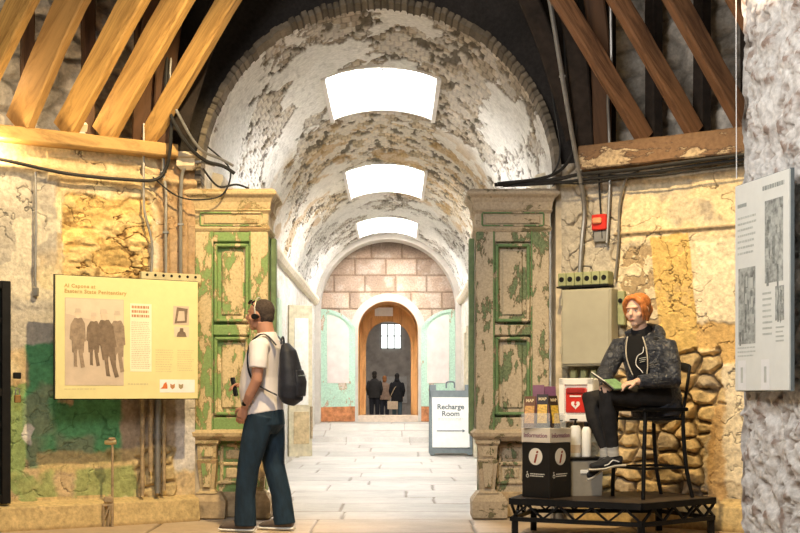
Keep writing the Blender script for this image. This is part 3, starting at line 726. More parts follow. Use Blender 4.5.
# wall plates
M_plate2 = Mwood('worn_golden_plate', (.13, .065, .02), (.46, .28, .10), 9, (.4, .4, .1), bump=.6)
M_plate3 = Mpeel('worn_brown_plate', (.20, .115, .06), (.33, .24, .15), (.06, .03, .02), .46, 4, stretch=(1, 1, .3), under2=(.52, .39, .24))
a = Vector((-4.1, left_wall_pt(-4.1)-.06, 3.07)); b = Vector((-1.70, left_wall_pt(-1.70)-.06, 3.07))
timber('wall_plate', 'long horizontal golden timber on top of the left wall', 'beam', a, b, .20, .11, M_plate2)
a = Vector((1.72, right_wall_pt(1.72)-.06, 3.0)); b = Vector((3.3, right_wall_pt(3.3)-.06, 3.0))
timber('wall_plate', 'long horizontal brown timber on top of the right wall', 'beam', a, b, .26, .20, M_plate3)
t = thing('stone_bracket', 'small pale stone block above the left pillar beside the arch', 'stone', (-1.60, 10.04, 2.93))
MB().rlathe([(-.03, 0), (0, .03), (0, .09), (.03, .10), (.03, .14)], .15, .12).done('block', M_stonebase.copy() if False else M('pale_stone', (.55, .46, .32), .9, var=.2), t)

# ================================================================== pipes, conduits, cables
def onleft(u, z, off=.05):
    """u metres along the left wall from its reference point"""
    return Vector((-2.93+.859*u+.513*off, 9.33+.513*u-.859*off, z))
def onright(s, z, off=.05):
    return Vector((1.55+.845*s-.535*off, 10.15-.535*s-.845*off, z))
def smooth_path(p, n=6):
    p = [Vector(q) for q in p]; out = []
    for i in range(len(p)-1):
        a = p[max(i-1, 0)]; b = p[i]; c = p[i+1]; d = p[min(i+2, len(p)-1)]
        for k in range(n):
            t = k/n; out.append(.5*((2*b)+(c-a)*t+(2*a-5*b+4*c-d)*t*t+(3*b-a-3*c+d)*t**3))
    out.append(p[-1]); return out
def run(name, label, cat, pts, r, mat, group=None, n=8, smooth=True, clips=0):
    pts = smooth_path(pts) if smooth else pts
    o0 = pts[0]; t = thing(name, label, cat, o0, 0, group)
    MB().tube([p-o0 for p in pts], r, n).done('run', mat, t, smooth=True)
    for k in range(clips):
        p = pts[int(len(pts)*(k+.5)/clips)]-o0; MB().box(p, (.05, .03, .02), bev=.004).done('clip', mat, t)
    return t
run('conduit', 'grey conduit down the left wall, left one of three above the text panel', 'pipe', [onleft(1.14, 3.3), onleft(1.14, 2.7), onleft(1.15, 2.55), onleft(1.21, 2.3), onleft(1.20, 2.0)], .011, M_conduit, 'conduits above the left text panel')
run('conduit', 'grey conduit left of the pillar, in the middle of three', 'pipe', [onleft(1.31, 3.3), onleft(1.31, 2.9), onleft(1.33, 2.75), onleft(1.33, 2.4), onleft(1.33, 2.0)], .013, M_conduit, 'conduits above the left text panel', clips=2)
run('conduit', 'grey conduit bending over at its top toward the arch, beside the left pillar', 'pipe', [onleft(1.72, 2.98, .16), onleft(1.60, 3.0, .14), onleft(1.50, 2.96, .10), onleft(1.46, 2.85, .07), onleft(1.46, 2.4, .05), onleft(1.46, 2.0, .05)], .015, M_conduit, 'conduits above the left text panel', clips=2)
run('conduit', 'thin grey conduit hanging on the pale plaster near the left edge', 'pipe', [onleft(.26, 2.80), onleft(.265, 2.4), onleft(.26, 2.0), onleft(.265, 1.88)], .010, M_conduit)
t = MB().box(onleft(.265, 1.86), (.04, .04, .07), bev=.006).done('junction_box', M_conduit); tag(t, 'tiny junction box at the foot of the thin left conduit', 'box')
run('black_cable', 'black cable sagging along the ledge and rising beside the left arch', 'cable', [onleft(-.6, 2.92, .12), onleft(0, 2.86, .11), onleft(.5, 2.80, .11), onleft(1.0, 2.80, .1), onleft(1.22, 2.82, .12), onleft(1.30, 2.92, .14), onleft(1.31, 3.05, .2), onleft(1.31, 3.35, .25), onleft(1.33, 4.2, .35), onleft(1.35, 5.0, .4)], .014, M_cable)
run('black_cable', 'thin black cable looping from the conduits to the left pillar top', 'cable', [onleft(1.2, 2.84, .1), onleft(1.4, 2.70, .12), onleft(1.6, 2.68, .16), onleft(1.78, 2.74, .2), onleft(1.84, 2.95, .2), Vector((-1.42, 10.0, 3.12))], .007, M_cable)
run('black_cable', 'dark hose curving down from the rafters to the arch foot on the left', 'cable', [onleft(1.3, 4.9, .4), onleft(1.25, 4.0, .35), onleft(1.24, 3.5, .3), onleft(1.3, 3.3, .28), onleft(1.45, 3.1, .25), onleft(1.62, 3.0, .2), onleft(1.78, 2.97, .2), onleft(1.88, 2.92, .2)], .016, M_cable)
run('conduit', 'light hose curving down beside the dark one at the left arch foot', 'pipe', [onleft(1.33, 4.9, .42), onleft(1.28, 4.0, .36), onleft(1.27, 3.52, .32), onleft(1.38, 3.28, .3), onleft(1.55, 3.08, .26), onleft(1.74, 3.02, .24), onleft(1.86, 2.98, .22)], .012, M_conduit)
run('black_cable', 'black cable resting on top of the left wooden pillar', 'cable', [onleft(1.6, 2.93, .2), Vector((-1.35, 10.12, 2.81)), Vector((-1.2, 10.15, 2.83)), Vector((-1.1, 10.2, 2.805))], .009, M_cable)
# right
run('black_cable', 'thick black cable strung along the top of the right wall, upper one', 'cable', [Vector((.98, 10.1, 2.82)), Vector((1.25, 10.08, 2.83)), onright(.05, 2.85, .16), onright(.25, 2.87, .15), onright(.7, 2.865, .15), onright(1.2, 2.88, .15), onright(1.9, 2.89, .15)], .016, M_cable, 'black cables along the right wall')
run('black_cable', 'thick black cable strung along the top of the right wall, lower one', 'cable', [Vector((1.05, 10.1, 2.81)), onright(.0, 2.82, .15), onright(.3, 2.83, .12), onright(.8, 2.83, .12), onright(1.3, 2.85, .12), onright(1.9, 2.86, .12)], .013, M_cable, 'black cables along the right wall')
run('black_cable', 'thin slack black cable sagging below the two thick ones on the right wall', 'cable', [onright(-.05, 2.83, .17), onright(.3, 2.79, .14), onright(.6, 2.81, .14), onright(1.0, 2.80, .13), onright(1.9, 2.84, .13)], .007, M_cable)
run('black_cable', 'black cable crossing toward the arch above the right pillar', 'cable', [Vector((1.0, 10.05, 2.82)), onright(-.05, 2.88, .15), onright(.15, 3.02, .15), onright(.22, 3.3, .2), onright(.2, 3.7, .3)], .014, M_cable)
run('black_cable', 'thick black riser cable beside the grey conduit, right of the arch', 'cable', [onright(.22, 4.4, .45), onright(.2, 3.7, .35), onright(.19, 3.2, .2), onright(.20, 3.02, .14), onright(.30, 2.93, .13), onright(.40, 3.0, .13), onright(.38, 3.08, .13), onright(.28, 3.1, .14)], .014, M_cable)
run('conduit', 'long grey conduit rising from the cabinet past the right pillar into the roof', 'pipe', [onright(.19, 1.99, .06), onright(.21, 2.3, .06), onright(.235, 2.6, .06), onright(.235, 2.9, .18), onright(.235, 3.15, .30), onright(.235, 3.6, .50), onright(.25, 4.9, 1.1)], .019, M_conduit, clips=3)
run('conduit', 'grey conduit with a kink beside the dark post, right of the riser', 'pipe', [onright(.43, 2.3, .05), onright(.46, 2.8, .06), onright(.47, 3.2, .1), onright(.50, 3.45, .2), onright(.57, 3.6, .3), onright(.58, 4.3, .35)], .013, M_conduit, clips=2)
run('conduit', 'thin conduit curving down to the six gang box on the right wall', 'pipe', [onright(.72, 2.86, .08), onright(.60, 2.80, .07), onright(.54, 2.6, .05), onright(.53, 2.3, .05), onright(.50, 2.0, .05)], .010, M_conduit)
run('black_cable', 'thin black cable beside the red alarm on the right wall', 'cable', [onright(.38, 2.9, .1), onright(.37, 2.7, .06), onright(.38, 2.5, .05), onright(.39, 2.34, .05)], .007, M_cable)
run('black_cable', 'loop of black cable hanging in front of the riser under the roof', 'cable', [onright(.1, 4.2, .4), onright(.05, 3.6, .3), onright(.08, 3.1, .2), onright(.02, 2.9, .2), onright(-.1, 2.85, .2)], .008, M_cable)
# thin wire of the whitewashed wall
run('hanging_wire', 'thin pale wire hanging straight down in front of the right wall corner', 'wire', [(2.17, 7.14, 5.0), (2.165, 7.12, 3.4), (2.165, 7.11, 2.33)], .003, M_white)
# pipes below the left text panel
for s, r, z0, z1, mat, lab in ((1.115, .018, .22, 1.05, M_rust, 'rusty vertical pipe below the text panel, leftmost of four'),
                          (1.185, .020, .42, 1.05, M_rust, 'vertical pipe below the text panel, second from the left'),
                          (1.245, .026, .24, 1.05, M_conduit, 'thickest grey vertical pipe below the text panel'),
                          (1.30, .016, .26, 1.05, M_rust, 'thin brown vertical pipe below the text panel, nearest to the pillar')):
    t = thing('wall_pipe', lab, 'pipe', onleft(s, z0, .09), 0, 'pipes below the text panel')
    MB().cyl((0, 0, 0), (0, 0, z1-z0), r, n=14).done('pipe', mat, t, smooth=True)
    MB().cyl((0, 0, .45), (0, 0, .49), r*1.35, n=14).done('coupling', mat, t, smooth=True)
# standpipe with valve
p = onleft(.83, 0, .20); t = thing('standpipe', 'rusty floor standpipe with a brass valve in front of the green wall', 'pipe', p)
MB().cyl((0, 0, 0), (0, 0, .66), .011, n=12).done('pipe', M_rust, t, smooth=True)
v = MB().tube([(-.06, 0, .67), (-.02, 0, .675), (.03, 0, .675)], [.016, .024, .02], 12).done('valve', M('brass_valve', (.62, .5, .26), .4, .7, .2), t, smooth=True)
MB().lathe([(.022, 0), (.03, .008), (.03, .016), (.02, .022)], (-.005, -.005, .69), 14).done('valve_wheel', M_rust, t, smooth=True)
f = MB(); f.cyl((-.07, 0, 0), (-.07, 0, .17), .009, n=10); f.cyl((-.02, 0, .17), (-.07, 0, .05), .009, n=10); f.cyl((-.075, 0, .17), (.0, 0, .17), .012, n=10); f.cyl((-.035, 0, 0), (-.01, 0, .2), .009, n=10)
f.box((-.03, 0, .215), (.075, .04, .05), bev=.008)
f.done('foot_bracket', M_rust, t, smooth=True)
# black iron gate at the left edge
p = onleft(.055, .22, .08); t = thing('iron_gate', 'blackened iron gate leaf with a padlock at the left edge of the view', 'gate', p, math.atan2(.513, .859))
g = MB()
for x in (-.9, -.03): g.box((x, 0, .85), (.07, .05, 1.72), bev=.006)
for z in (.03, .85, 1.68): g.box((-.46, 0, z), (.92, .04, .06), bev=.006)
g.done('frame', M_black, t)
g = MB()
for k in range(8): g.cyl((-.8+.1*k, 0, .03), (-.8+.1*k, 0, 1.68), .012, n=8)
for z in (.3, .6, 1.1, 1.4): g.box((-.46, 0, z), (.88, .012, .04))
g.done('bars', M_black, t)
MB().box((-.46, .03, .85), (.86, .012, 1.6)).done('back_plate', M_black, t)
MB().box((.05, -.03, .78+.2), (.06, .03, .05), bev=.006).done('hasp', M_black, t)
l = MB().box((.05, -.045, .80), (.05, .025, .06), bev=.006).done('padlock', M('old_brass', (.35, .2, .07), .5, .6), t)
MB().tube([(.035, -.045, .83), (.035, -.045, .87), (.05, -.045, .885), (.065, -.045, .87), (.065, -.045, .83)], .005, 8).done('shackle', M_conduit, l)

# ================================================================== right wall fittings
ang_r = math.atan2(-.535, .845)
def rthing(name, label, cat, s, z, off=.03, group=None): return thing(name, label, cat, onright(s, z, off), ang_r, group)
M_cab = M('cabinet_grey_green', (.37, .35, .27), .6, var=.08, scale=4)
t = rthing('electrical_cabinet', 'large plain grey metal cabinet on the wall behind the woman', 'cabinet', .30, 1.29, .02)
MB().box((0, -.08, .315), (.44, .16, .63), bev=.008).done('body', M_cab, t)
MB().box((0, -.165, .315), (.41, .012, .60), bev=.004).done('door', M_cab, t)
for z in (.1, .5): MB().cyl((-.215, -.17, z), (-.215, -.17, z+.06), .008, n=8).done('hinge', M_cab, t)
m = M('green_switch_box', (.30, .32, .17), .6, var=.2)
t = rthing('conduit_box', 'green strip of six boxes with round dark holes above the grey cabinet', 'box', .27, 1.955, .02)
for k in range(6):
    b = MB().box((-.205+.075*k, -.06, .055), (.07, .12, .11), bev=.006).done('gang', m, t)
    MB().cyl((-.205+.075*k, -.124, .055), (-.205+.075*k, -.118, .055), .022, n=14).done('knockout', M_black, b)
MB().box((-.02, -.06, -.008), (.46, .13, .014)).done('base_rail', M_black, t)
t = rthing('green_bracket', 'small green metal bracket just right of the grey cabinet', 'bracket', .56, 1.62, .02)
MB().box((0, -.03, .14), (.06, .05, .28), bev=.006).done('plate', m, t)
MB().cyl((0, -.07, .20), (0, -.05, .20), .018, n=12).done('boss', M_black, t)
for k, s in enumerate((.14, .26, .38)):
    pass
t = rthing('lower_fittings', 'green fittings on the wall just below the grey cabinet', 'fitting', .28, 1.14, .02)
for k in range(4): MB().box((-.14+.09*k, -.03, .06), (.05, .06, .12), bev=.008).done('fitting', m, t)
# alarm
M_red = M('alarm_red', (.55, .03, .02), .4, var=.1)
t = rthing('fire_alarm', 'small red fire alarm with a strobe high on the right wall', 'alarm', .37, 2.41, .03)
MB().box((0, -.025, .065), (.13, .05, .13), bev=.008).done('housing', M_red, t)
MB().box((-.01, -.062, .075), (.08, .03, .05), bev=.01).done('strobe_lens', M('strobe', (.80, .30, .16), .2), t)
MB().box((.0, -.01, -.05), (.11, .03, .09), bev=.005).done('back_box', M_conduit, t)
# defibrillator cabinet
t = rthing('defibrillator_cabinet', 'white wall cabinet with a red bag behind its window, beside the leaflet stand', 'cabinet', .235, .835, .10)
MB().box((0, -.06, .17), (.30, .12, .36), bev=.01).done('body', M_white, t)
f = MB()
for x in (-.125, .125): f.box((x, -.13, .17), (.05, .02, .36), bev=.004)
for z in (.025, .325): f.box((0, -.13, z), (.30, .02, .055), bev=.004)
f.done('door_frame', M_white, t)
b = MB(); b.box((0, -.124, .17), (.19, .03, .21), bev=.012); bag = b.done('red_bag', M_red, t)
MB().box((0, -.142, .25), (.16, .02, .05), bev=.01).done('bag_flap', M('dark_red', (.33, .02, .02), .6), bag)
MB().box((0, -.142, .205), (.10, .004, .012)).done('bag_label', M_white, bag)
h = []
for k in range(40):
    a = 2*PI*k/40; h.append((.0023*16*math.sin(a)**3, .0023*(13*math.cos(a)-5*math.cos(2*a)-2*math.cos(3*a)-math.cos(4*a))))
MB().prism([(x*1.05, z+.135) for x, z in h], -.143, -.140).done('heart_symbol', M_white, bag)
MB().prism([(-.006, .165), (.012, .165), (.002, .142), (.014, .142), (-.008, .108), (.0, .132), (-.012, .132)], -.1455, -.1435).done('bolt_symbol', M_red, bag)
MB().box((0, -.134, .17), (.19, .003, .24)).done('window', Mglass('clear_window', .12), t)
text('side_lettering', 'AED', .035, (-.151, -.03, .28), M_grey, t, (PI/2, PI/2, -PI/2))
# red extinguisher
t = thing('fire_extinguisher', 'dark red extinguisher standing on the kerb under the white cabinet', 'extinguisher', onright(.03, .22, .20)+Vector((.0, -.12, .08)))
MB().lathe([(.055, 0), (.062, .02), (.062, .40), (.05, .45), (.025, .47)], n=20).done('cylinder', M('extinguisher_red', (.38, .02, .02), .4), t, smooth=True)
MB().lathe([(.02, .47), (.022, .49), (.016, .52)]).done('valve', M_black, t, smooth=True)
MB().bar((-.05, 0, .53), (.05, 0, .54), .02, .012).done('handle', M_black, t)
MB().box((0, 0, -.04), (.14, .14, .08), bev=.005).done('stand', M_stonebase, t)
# ================================================================== left text panel
M_cream = M('panel_cream', (.74, .66, .33), .45, var=.03)
M_ochre = M('title_ochre', (.50, .33, .12), .6, var=.05)
M_faint = M('faint_print', (.62, .54, .30), .6, var=.05)
M_photo = M('photo_sepia', (.58, .47, .36), .5, var=.12, scale=6)
M_coat = M('photo_coat', (.20, .145, .10), .5, var=.25, scale=30)
M_coat2 = M('photo_coat_mid', (.30, .225, .16), .5, var=.25, scale=30)
M_ph_l = M('photo_light', (.66, .56, .42), .5, var=.05)
def flat(mb, x, z, w, h, y=-.0, t=.001): mb.box((x, y-t/2, z), (w, t, h)); return mb
def lines(mb, x0, x1, z0, z1, n, y, fill=.55, rag=.12, seed=1):
    r = random.Random(seed); dz = (z1-z0)/n
    for k in range(n):
        x = x0; xe = x1-(x1-x0)*r.uniform(0, rag)
        while x < xe:
            w = r.uniform(.010, .028)*(x1-x0)/.2; w = min(w, xe-x); flat(mb, x+w/2, z1-dz*(k+.5), w, dz*fill, y); x += w+.006*(x1-x0)/.2
    return mb
pc = (onleft(.330, 1.02, .36)+onleft(1.483, 1.02, .36))/2
t = thing('history_panel', 'cream yellow history panel with an old photograph of men in coats, on the left wall', 'sign', pc, math.atan2(.513, .859))
W2 = .578; H = .95
MB().box((0, 0, H/2), (2*W2, .03, H), bev=.002).done('board', M_cream, t)
MB().box((0, .012, H/2), (2*W2+.012, .02, H+.012)).done('dark_edge', M_black, t)
def px(x, y): return (-W2+(x-50)/507*2*W2, H-(y-55)/436*H)   # layout of the printed board
a = px(80, 97); text('title_line', 'Al Capone at', .040, (a[0], -.0165, a[1]), M_ochre, t, bold=.0012, spacing=1.12)
a = px(80, 116); text('title_line', 'Eastern State Penitentiary', .041, (a[0], -.0165, a[1]), M_ochre, t, bold=.0012, spacing=1.12)
x0, z1 = px(82, 133); x1, z0 = px(285, 443)
ph = flat(MB(), (x0+x1)/2, (z0+z1)/2, x1-x0, z1-z0, -.0155, .002).done('photograph', M_photo, t)
y = -.0180
def shape(nm, pts, mat, yy=y, th=.0008):
    q = [px(*p) for p in pts]; return MB().prism(q, yy-th, yy).done(nm, mat, ph)
shape('pale_backdrop', [(84, 136), (283, 136), (283, 230), (150, 205), (84, 190)], M_ph_l, -.0176)
M_face = M('photo_face', (.66, .52, .38), .5)
def man(cx, top, s, mat, lean=0, yy=y):
    f = lambda a, b: (cx+a*s+lean*b, top+b*s)
    shape('photo_coat', [f(-14, 30), f(14, 28), f(26, 50), f(30, 120), f(24, 122), f(22, 165), f(8, 172), f(0, 150), f(-6, 168), f(-22, 165), f(-24, 118), f(-32, 112), f(-28, 55)], mat, yy)
    shape('photo_legs', [f(-16, 160), f(-4, 160), f(-4, 212), f(-2, 222), f(-16, 220)], mat, yy-.0002); shape('photo_legs', [f(2, 160), f(16, 160), f(26, 222), f(12, 226)], mat, yy-.0002)
    q = [f(11*math.cos(2*PI*k/14), 17+14*math.sin(2*PI*k/14)) for k in range(14)]; shape('photo_face', q, M_face, yy-.0006)
    shape('photo_hat', [f(-15, 8), f(15, 8), f(11, 4), f(9, -8), f(-9, -8), f(-11, 4)], M_photo, yy-.0010)
man(180, 190, .82, M_coat, 0, -.0182); man(262, 182, .95, M_coat2, .0, -.0182); man(126, 178, .90, M_coat2, 0, -.0192); man(214, 178, 1.05, M_coat, .12, -.0200)
x0, z1 = px(308, 145); x1, z0 = px(385, 392)
cl = flat(MB(), (x0+x1)/2, (z0+z1)/2, x1-x0, z1-z0, -.0155, .0015).done('news_clipping', M('clipping', (.84, .79, .58), .6, var=.04), t)
M_head = M('headline_red', (.48, .25, .13), .6)
hd = MB(); lines(hd, x0+.012, x1-.012, z1-.115, z1-.01, 3, -.0172, .62, .1, 5); hd.done('headline', M_head, cl)
ln = MB(); lines(ln, x0+.01, x1-.01, z0+.02, z1-.14, 26, -.0172, .4, .1, 6); ln.done('newsprint', M('newsprint', (.58, .50, .34), .6), cl)
x0, z1 = px(465, 148); x1, z0 = px(523, 218)
p2 = flat(MB(), (x0+x1)/2, (z0+z1)/2, x1-x0, z1-z0, -.0155, .0015).done('small_photograph', M_photo, t)
MB().prism([(x0+.01, z0+.01), (x1-.02, z0+.02), (x1-.01, z1-.02), (x0+.03, z1-.01)], -.0180, -.0172).done('photo_detail', M_coat, p2)
MB().prism([(x0+.03, z0+.03), (x1-.035, z0+.035), (x1-.04, z1-.04), (x0+.045, z1-.04)], -.0186, -.0181).done('photo_detail', M_photo, p2)
x0, z1 = px(468, 224); x1, z0 = px(523, 262)
p3 = flat(MB(), (x0+x1)/2, (z0+z1)/2, x1-x0, z1-z0, -.0155, .0015).done('small_photograph', M_ph_l, t)
xm = (x0+x1)/2; MB().prism([(x0+.02, z0), (x1-.02, z0), (x1-.03, z0+.035), (xm+.016, z0+.045), (xm+.014, z1-.012), (xm-.014, z1-.012), (xm-.016, z0+.045), (x0+.03, z0+.035)], -.0180, -.0172).done('photo_detail', M_coat, p3)
for (ax, ay), (bx, by), sd in (((400, 308), (468, 395), 7), ((480, 308), (545, 390), 8), ((80, 452), (200, 460), 9), ((300, 430), (385, 445), 10)):
    a = px(ax, ay); b = px(bx, by); q = MB(); n = max(1, int((by-ay)/8)); lines(q, a[0], b[0], b[1], a[1], n, -.0155, .4, .25, sd); q.done('text_column', M_faint, t)
x0, z1 = px(415, 420); x1, z0 = px(545, 468)
lb = flat(MB(), (x0+x1)/2, (z0+z1)/2, x1-x0, z1-z0, -.0155, .001).done('logo_strip', M_white, t)
for k, (xx, c) in enumerate(((430, (.6, .16, .04)), (462, (.45, .22, .10)), (493, (.35, .28, .16)))):
    a = px(xx, 445); q = MB()
    if k == 0: q.prism([(a[0]-.03, a[1]-.02), (a[0]+.03, a[1]-.02), (a[0]+.03, a[1]), (a[0]+.02, a[1]+.035), (a[0], a[1]+.02), (a[0]-.01, a[1]-.005)], -.0175, -.0166)
    else: q.prism([(a[0]-.02, a[1]+.02), (a[0]-.018, a[1]-.01), (a[0], a[1]-.025), (a[0]+.018, a[1]-.01), (a[0]+.02, a[1]+.02), (a[0], a[1]+.012)], -.0175, -.0166)
    q.done('emblem', M('emblem_ink', c, .6), lb)
for x in (-.25, .34):
    for z in (.12, .8): MB().box((x, .185, z), (.04, .34, .04)).done('wall_bracket', M_black, t)
t = thing('perforated_rail', 'cream perforated metal rail peeking out over the top of the yellow panel', 'rail', onleft(1.36, 2.0, .08), math.atan2(.513, .859))
MB().box((0, 0, .025), (.52, .05, .07), bev=.005).done('rail', M('rail_cream', (.55, .48, .28), .6), t)
h = MB()
for k in range(7): h.cyl((-.21+.07*k, -.027, .035), (-.21+.07*k, -.022, .035), .012, n=10)
h.done('holes', M_black, t)

# ================================================================== white text panel on the near wall
d = Vector((.129, -.57, 0)); Lp = d.length; ang = math.atan2(d.y, d.x)
t = thing('visitor_panel', 'tall off-white text panel on the whitewashed wall at the right edge', 'sign', (2.154+d.x/2, 7.06+d.y/2, 1.075), ang)
MB().box((0, 0, .6), (Lp, .025, 1.2), bev=.002).done('board', M('panel_white', (.74, .74, .68), .5, var=.03), t)
MB().box((0, .008, .6), (Lp+.01, .02, 1.21)).done('dark_edge', M_grey, t)
M_txt = M('text_grey', (.50, .51, .46), .6); M_pg = M('photo_grey', (.34, .35, .32), .5, var=.6, scale=25); M_pd = M('photo_dark', (.22, .23, .21), .5, var=.5, scale=40)
yb = -.0130
def R2(x, z, w, h, nm, mat, yy=yb): return flat(MB(), x, z, w, h, yy, .001).done(nm, mat, t)
def photo(x, z, w, h, seed):
    p = R2(x, z, w, h, 'photograph', M_pg); r = random.Random(seed); q = MB()
    for k in range(9): flat(q, x+r.uniform(-.42, .42)*w, z+r.uniform(-.45, .3)*h, w*r.uniform(.04, .14), h*r.uniform(.08, .4), yb-.0012, .0006+k*.00004)
    q.done('photo_detail', M_pd, p)
    q = MB()
    for k in range(6): flat(q, x+r.uniform(-.4, .4)*w, z+r.uniform(-.3, .44)*h, w*r.uniform(.05, .16), h*r.uniform(.04, .15), yb-.0022, .0006+k*.00004)
    q.done('photo_detail', M_txt, p)
photo(.14, .83, .19, .46, 1); photo(-.155, .49, .19, .44, 2); photo(.20, .48, .09, .19, 3)
for (xa, xb, za, zb, n, s) in ((-.26, -.05, .78, 1.02, 7, 1), (.02, .13, .30, .56, 8, 2), (.16, .25, .26, .36, 4, 3), (-.26, -.05, .19, .26, 3, 4)):
    q = MB(); lines(q, xa, xb, za, zb, n, yb, .35, .2, s); q.done('text_column', M_txt, t)
M_hg = M('heading_grey', (.33, .35, .32), .6)
lines(MB(), -.26, -.15, 1.06, 1.09, 1, yb, .7, .1, 6).done('heading', M_hg, t); lines(MB(), .02, .25, 1.12, 1.15, 1, yb, .8, .05, 7).done('heading', M_hg, t)
for x in (-.21, .05):
    R2(x, .09, .09, .17, 'white_box', M_white); R2(x, .09, .025, .09, 'small_figure', M_txt, yb-.0012)
for z in (.2, 1.0): MB().box((0, .05, z), (.3, .06, .04)).done('wall_bracket', M_black, t)

# ================================================================== Recharge Room sign
t = thing('a_frame_sign', 'white and grey folding floor sign reading Recharge Room in the corridor', 'sign', (1.105, 20.8, floor_z(np.array(20.8)).item()))
w = .74; h = 1.13
for s, nm in ((-1, 'front'), (1, 'back')):
    tilt = -s*math.radians(8); R = Matrix.Translation((0, s*.24, 0)) @ Euler((s*math.radians(11), 0, 0)).to_matrix().to_4x4()
    fr = MB()
    for x in (-w/2+.025, w/2-.025): fr.box((x, 0, h/2+.02), (.05, .03, h), bev=.005)
    for z in (.07, h-.06): fr.box((0, 0, z), (w, .03, .07 if z < .5 else .12), bev=.005)
    for x in (-w/2+.06, w/2-.06): fr.box((x, 0, h+.05), (.12, .03, .10), bev=.005); fr.box((x*1.02, 0, .015), (.08, .05, .03), bev=.004)
    o = fr.done('frame', M_grey, t); o.data.transform(R)
    o2 = MB().box((0, -.0, h/2+.03), (w-.10, .02, h-.22)).done('board', M_white, t); o2.data.transform(R)
    if s < 0:
        for nm2, body, sz, z in (('lettering', 'Recharge', .125, .80), ('lettering', 'Room', .125, .68)):
            q = text(nm2, body, sz, (0, -.0115, z), M('sign_ink', (.10, .13, .14), .5), o2, align='CENTER', bold=.003); q.data.transform(R)
        q = MB(); lines(q, -.22, .22, .60, .645, 2, -.0115, .35, .1, 3); q = q.done('small_print', M_txt, o2); q.data.transform(R)
        q = MB(); flat(q, -.02, .42, .44, .018, -.0115, .0015); q.prism([(.2, .45), (.25, .42), (.2, .39)], -.013, -.0115); q = q.done('arrow', M_grey, o2); q.data.transform(R)
hd = MB().tube(smooth_path([(-.07, 0, h+.02), (-.07, 0, h+.10), (-.04, 0, h+.13), (.04, 0, h+.13), (.07, 0, h+.10), (.07, 0, h+.02)], 3), .014, 8).done('handle', M_grey, t, smooth=True)

# ================================================================== green door leaves beside the far doorway
M_mint = Mpeel('mint_peeling_paint', (.42, .60, .48), (.62, .50, .40), (.35, .18, .08), .42, 4, stretch=(1, 1, .4))
M_pinkpanel = M('faded_pink_panel', (.66, .58, .54), .8, var=.1, scale=5)
M_rustkick = M('rusted_kickplate', (.42, .17, .07), .85, var=.5, scale=9)
for n, sx in ((2, -1), (3, 1)):
    x0, x1 = .70, 1.42; z0 = .49; zs = 2.35; R = x1-x0
    poly = [(x0, z0), (x1, z0)]+[(x0+R*math.sin(a) if False else x1-R*(1-math.cos(a)), zs+.58*math.sin(a)) for a in [k*PI/2/14 for k in range(14)]][0:0]
    arc = lambda r0, off: [(x1-off-(x1-x0-2*off)*(k/14), zs-.10+(.62-off)*math.cos(math.asin(min(1, k/14*.93)))) for k in range(15)]
    t = MB().prism([(sx*a, b) for a, b in [(x0, z0), (x1, z0)]+arc(0, 0)], EY-.19, EY-.12).done('door_%d' % n, M_mint); tag(t, kind='structure')
    MB().prism([(sx*a, b) for a, b in [(x0+.13, 1.30), (x1-.13, 1.30)]+arc(0, .13)], EY-.20, EY-.185).done('upper_panel', M_pinkpanel, t)
    MB().prism([(sx*a, b) for a, b in [(x0+.13, .93), (x1-.13, .93), (x1-.13, 1.20), (x0+.13, 1.20)]], EY-.20, EY-.185).done('lower_panel', M_mint, t)
    MB().prism([(sx*a, b) for a, b in [(x0, z0), (x1, z0), (x1, z0+.30), (x0, z0+.32)]], EY-.205, EY-.185).done('kickplate', M_rustkick, t)
    q = MB(); A = arc(0, .0); B = arc(0, .07)
    for k in range(14): q.prism([(sx*a, b) for a, b in (A[k], A[k+1], B[k+1], B[k])], EY-.215, EY-.185)
    q.done('arched_rail', M_mint, t)
# open cream cell door in the corridor
t = MB().box((.19, 0, 1.15), (.40, .05, 2.35), bev=.004).done('door_4', M('cell_door_cream', (.60, .53, .37), .7, var=.2)); tag(t, kind='structure')
t.location = (-1.5, 18.6, .12); t.rotation_euler = (0, 0, math.radians(30))
MB().box((.20, -.03, 1.45), (.24, .012, 1.35), bev=.004).done('upper_panel', M('pale_panel', (.78, .76, .70), .7), t)
MB().box((.20, -.03, .42), (.26, .012, .50), bev=.004).done('lower_panel', M('tan_panel', (.55, .42, .24), .7, var=.3), t)
MB().box((.37, -.035, .5), (.03, .03, .5)).done('edge_strip', M_rust, t)
t = MB().box((0, 0, 1.2), (.06, .5, 2.4)).done('door_5', M('corridor_pale_green', (.45, .55, .42), .7)); t.location = (-1.5, 16.9, .0); tag(t, kind='structure')
t = MB().box((0, 0, 1.2), (.06, .7, 2.4)).done('door_6', M('corridor_dark_green', (.08, .14, .09), .7)); t.location = (1.49, 18.9, .0); tag(t, kind='structure')
for k, y in enumerate((13.2, 15.4, 17.6, 20.6, 22.6)):
    for sx in (-1, 1):
        if sx < 0 and k in (2,): continue
        q = MB(); q.box((sx*1.50, y-.42, 1.15), (.07, .09, 2.3), bev=.006); q.box((sx*1.50, y+.42, 1.15), (.07, .09, 2.3), bev=.006); q.box((sx*1.50, y, 2.28), (.07, .9, .10), bev=.006)
        tag(q.done('trim_cell_door_frame', M('cell_frame', (.62, .56, .42), .8, var=.2)), kind='structure')

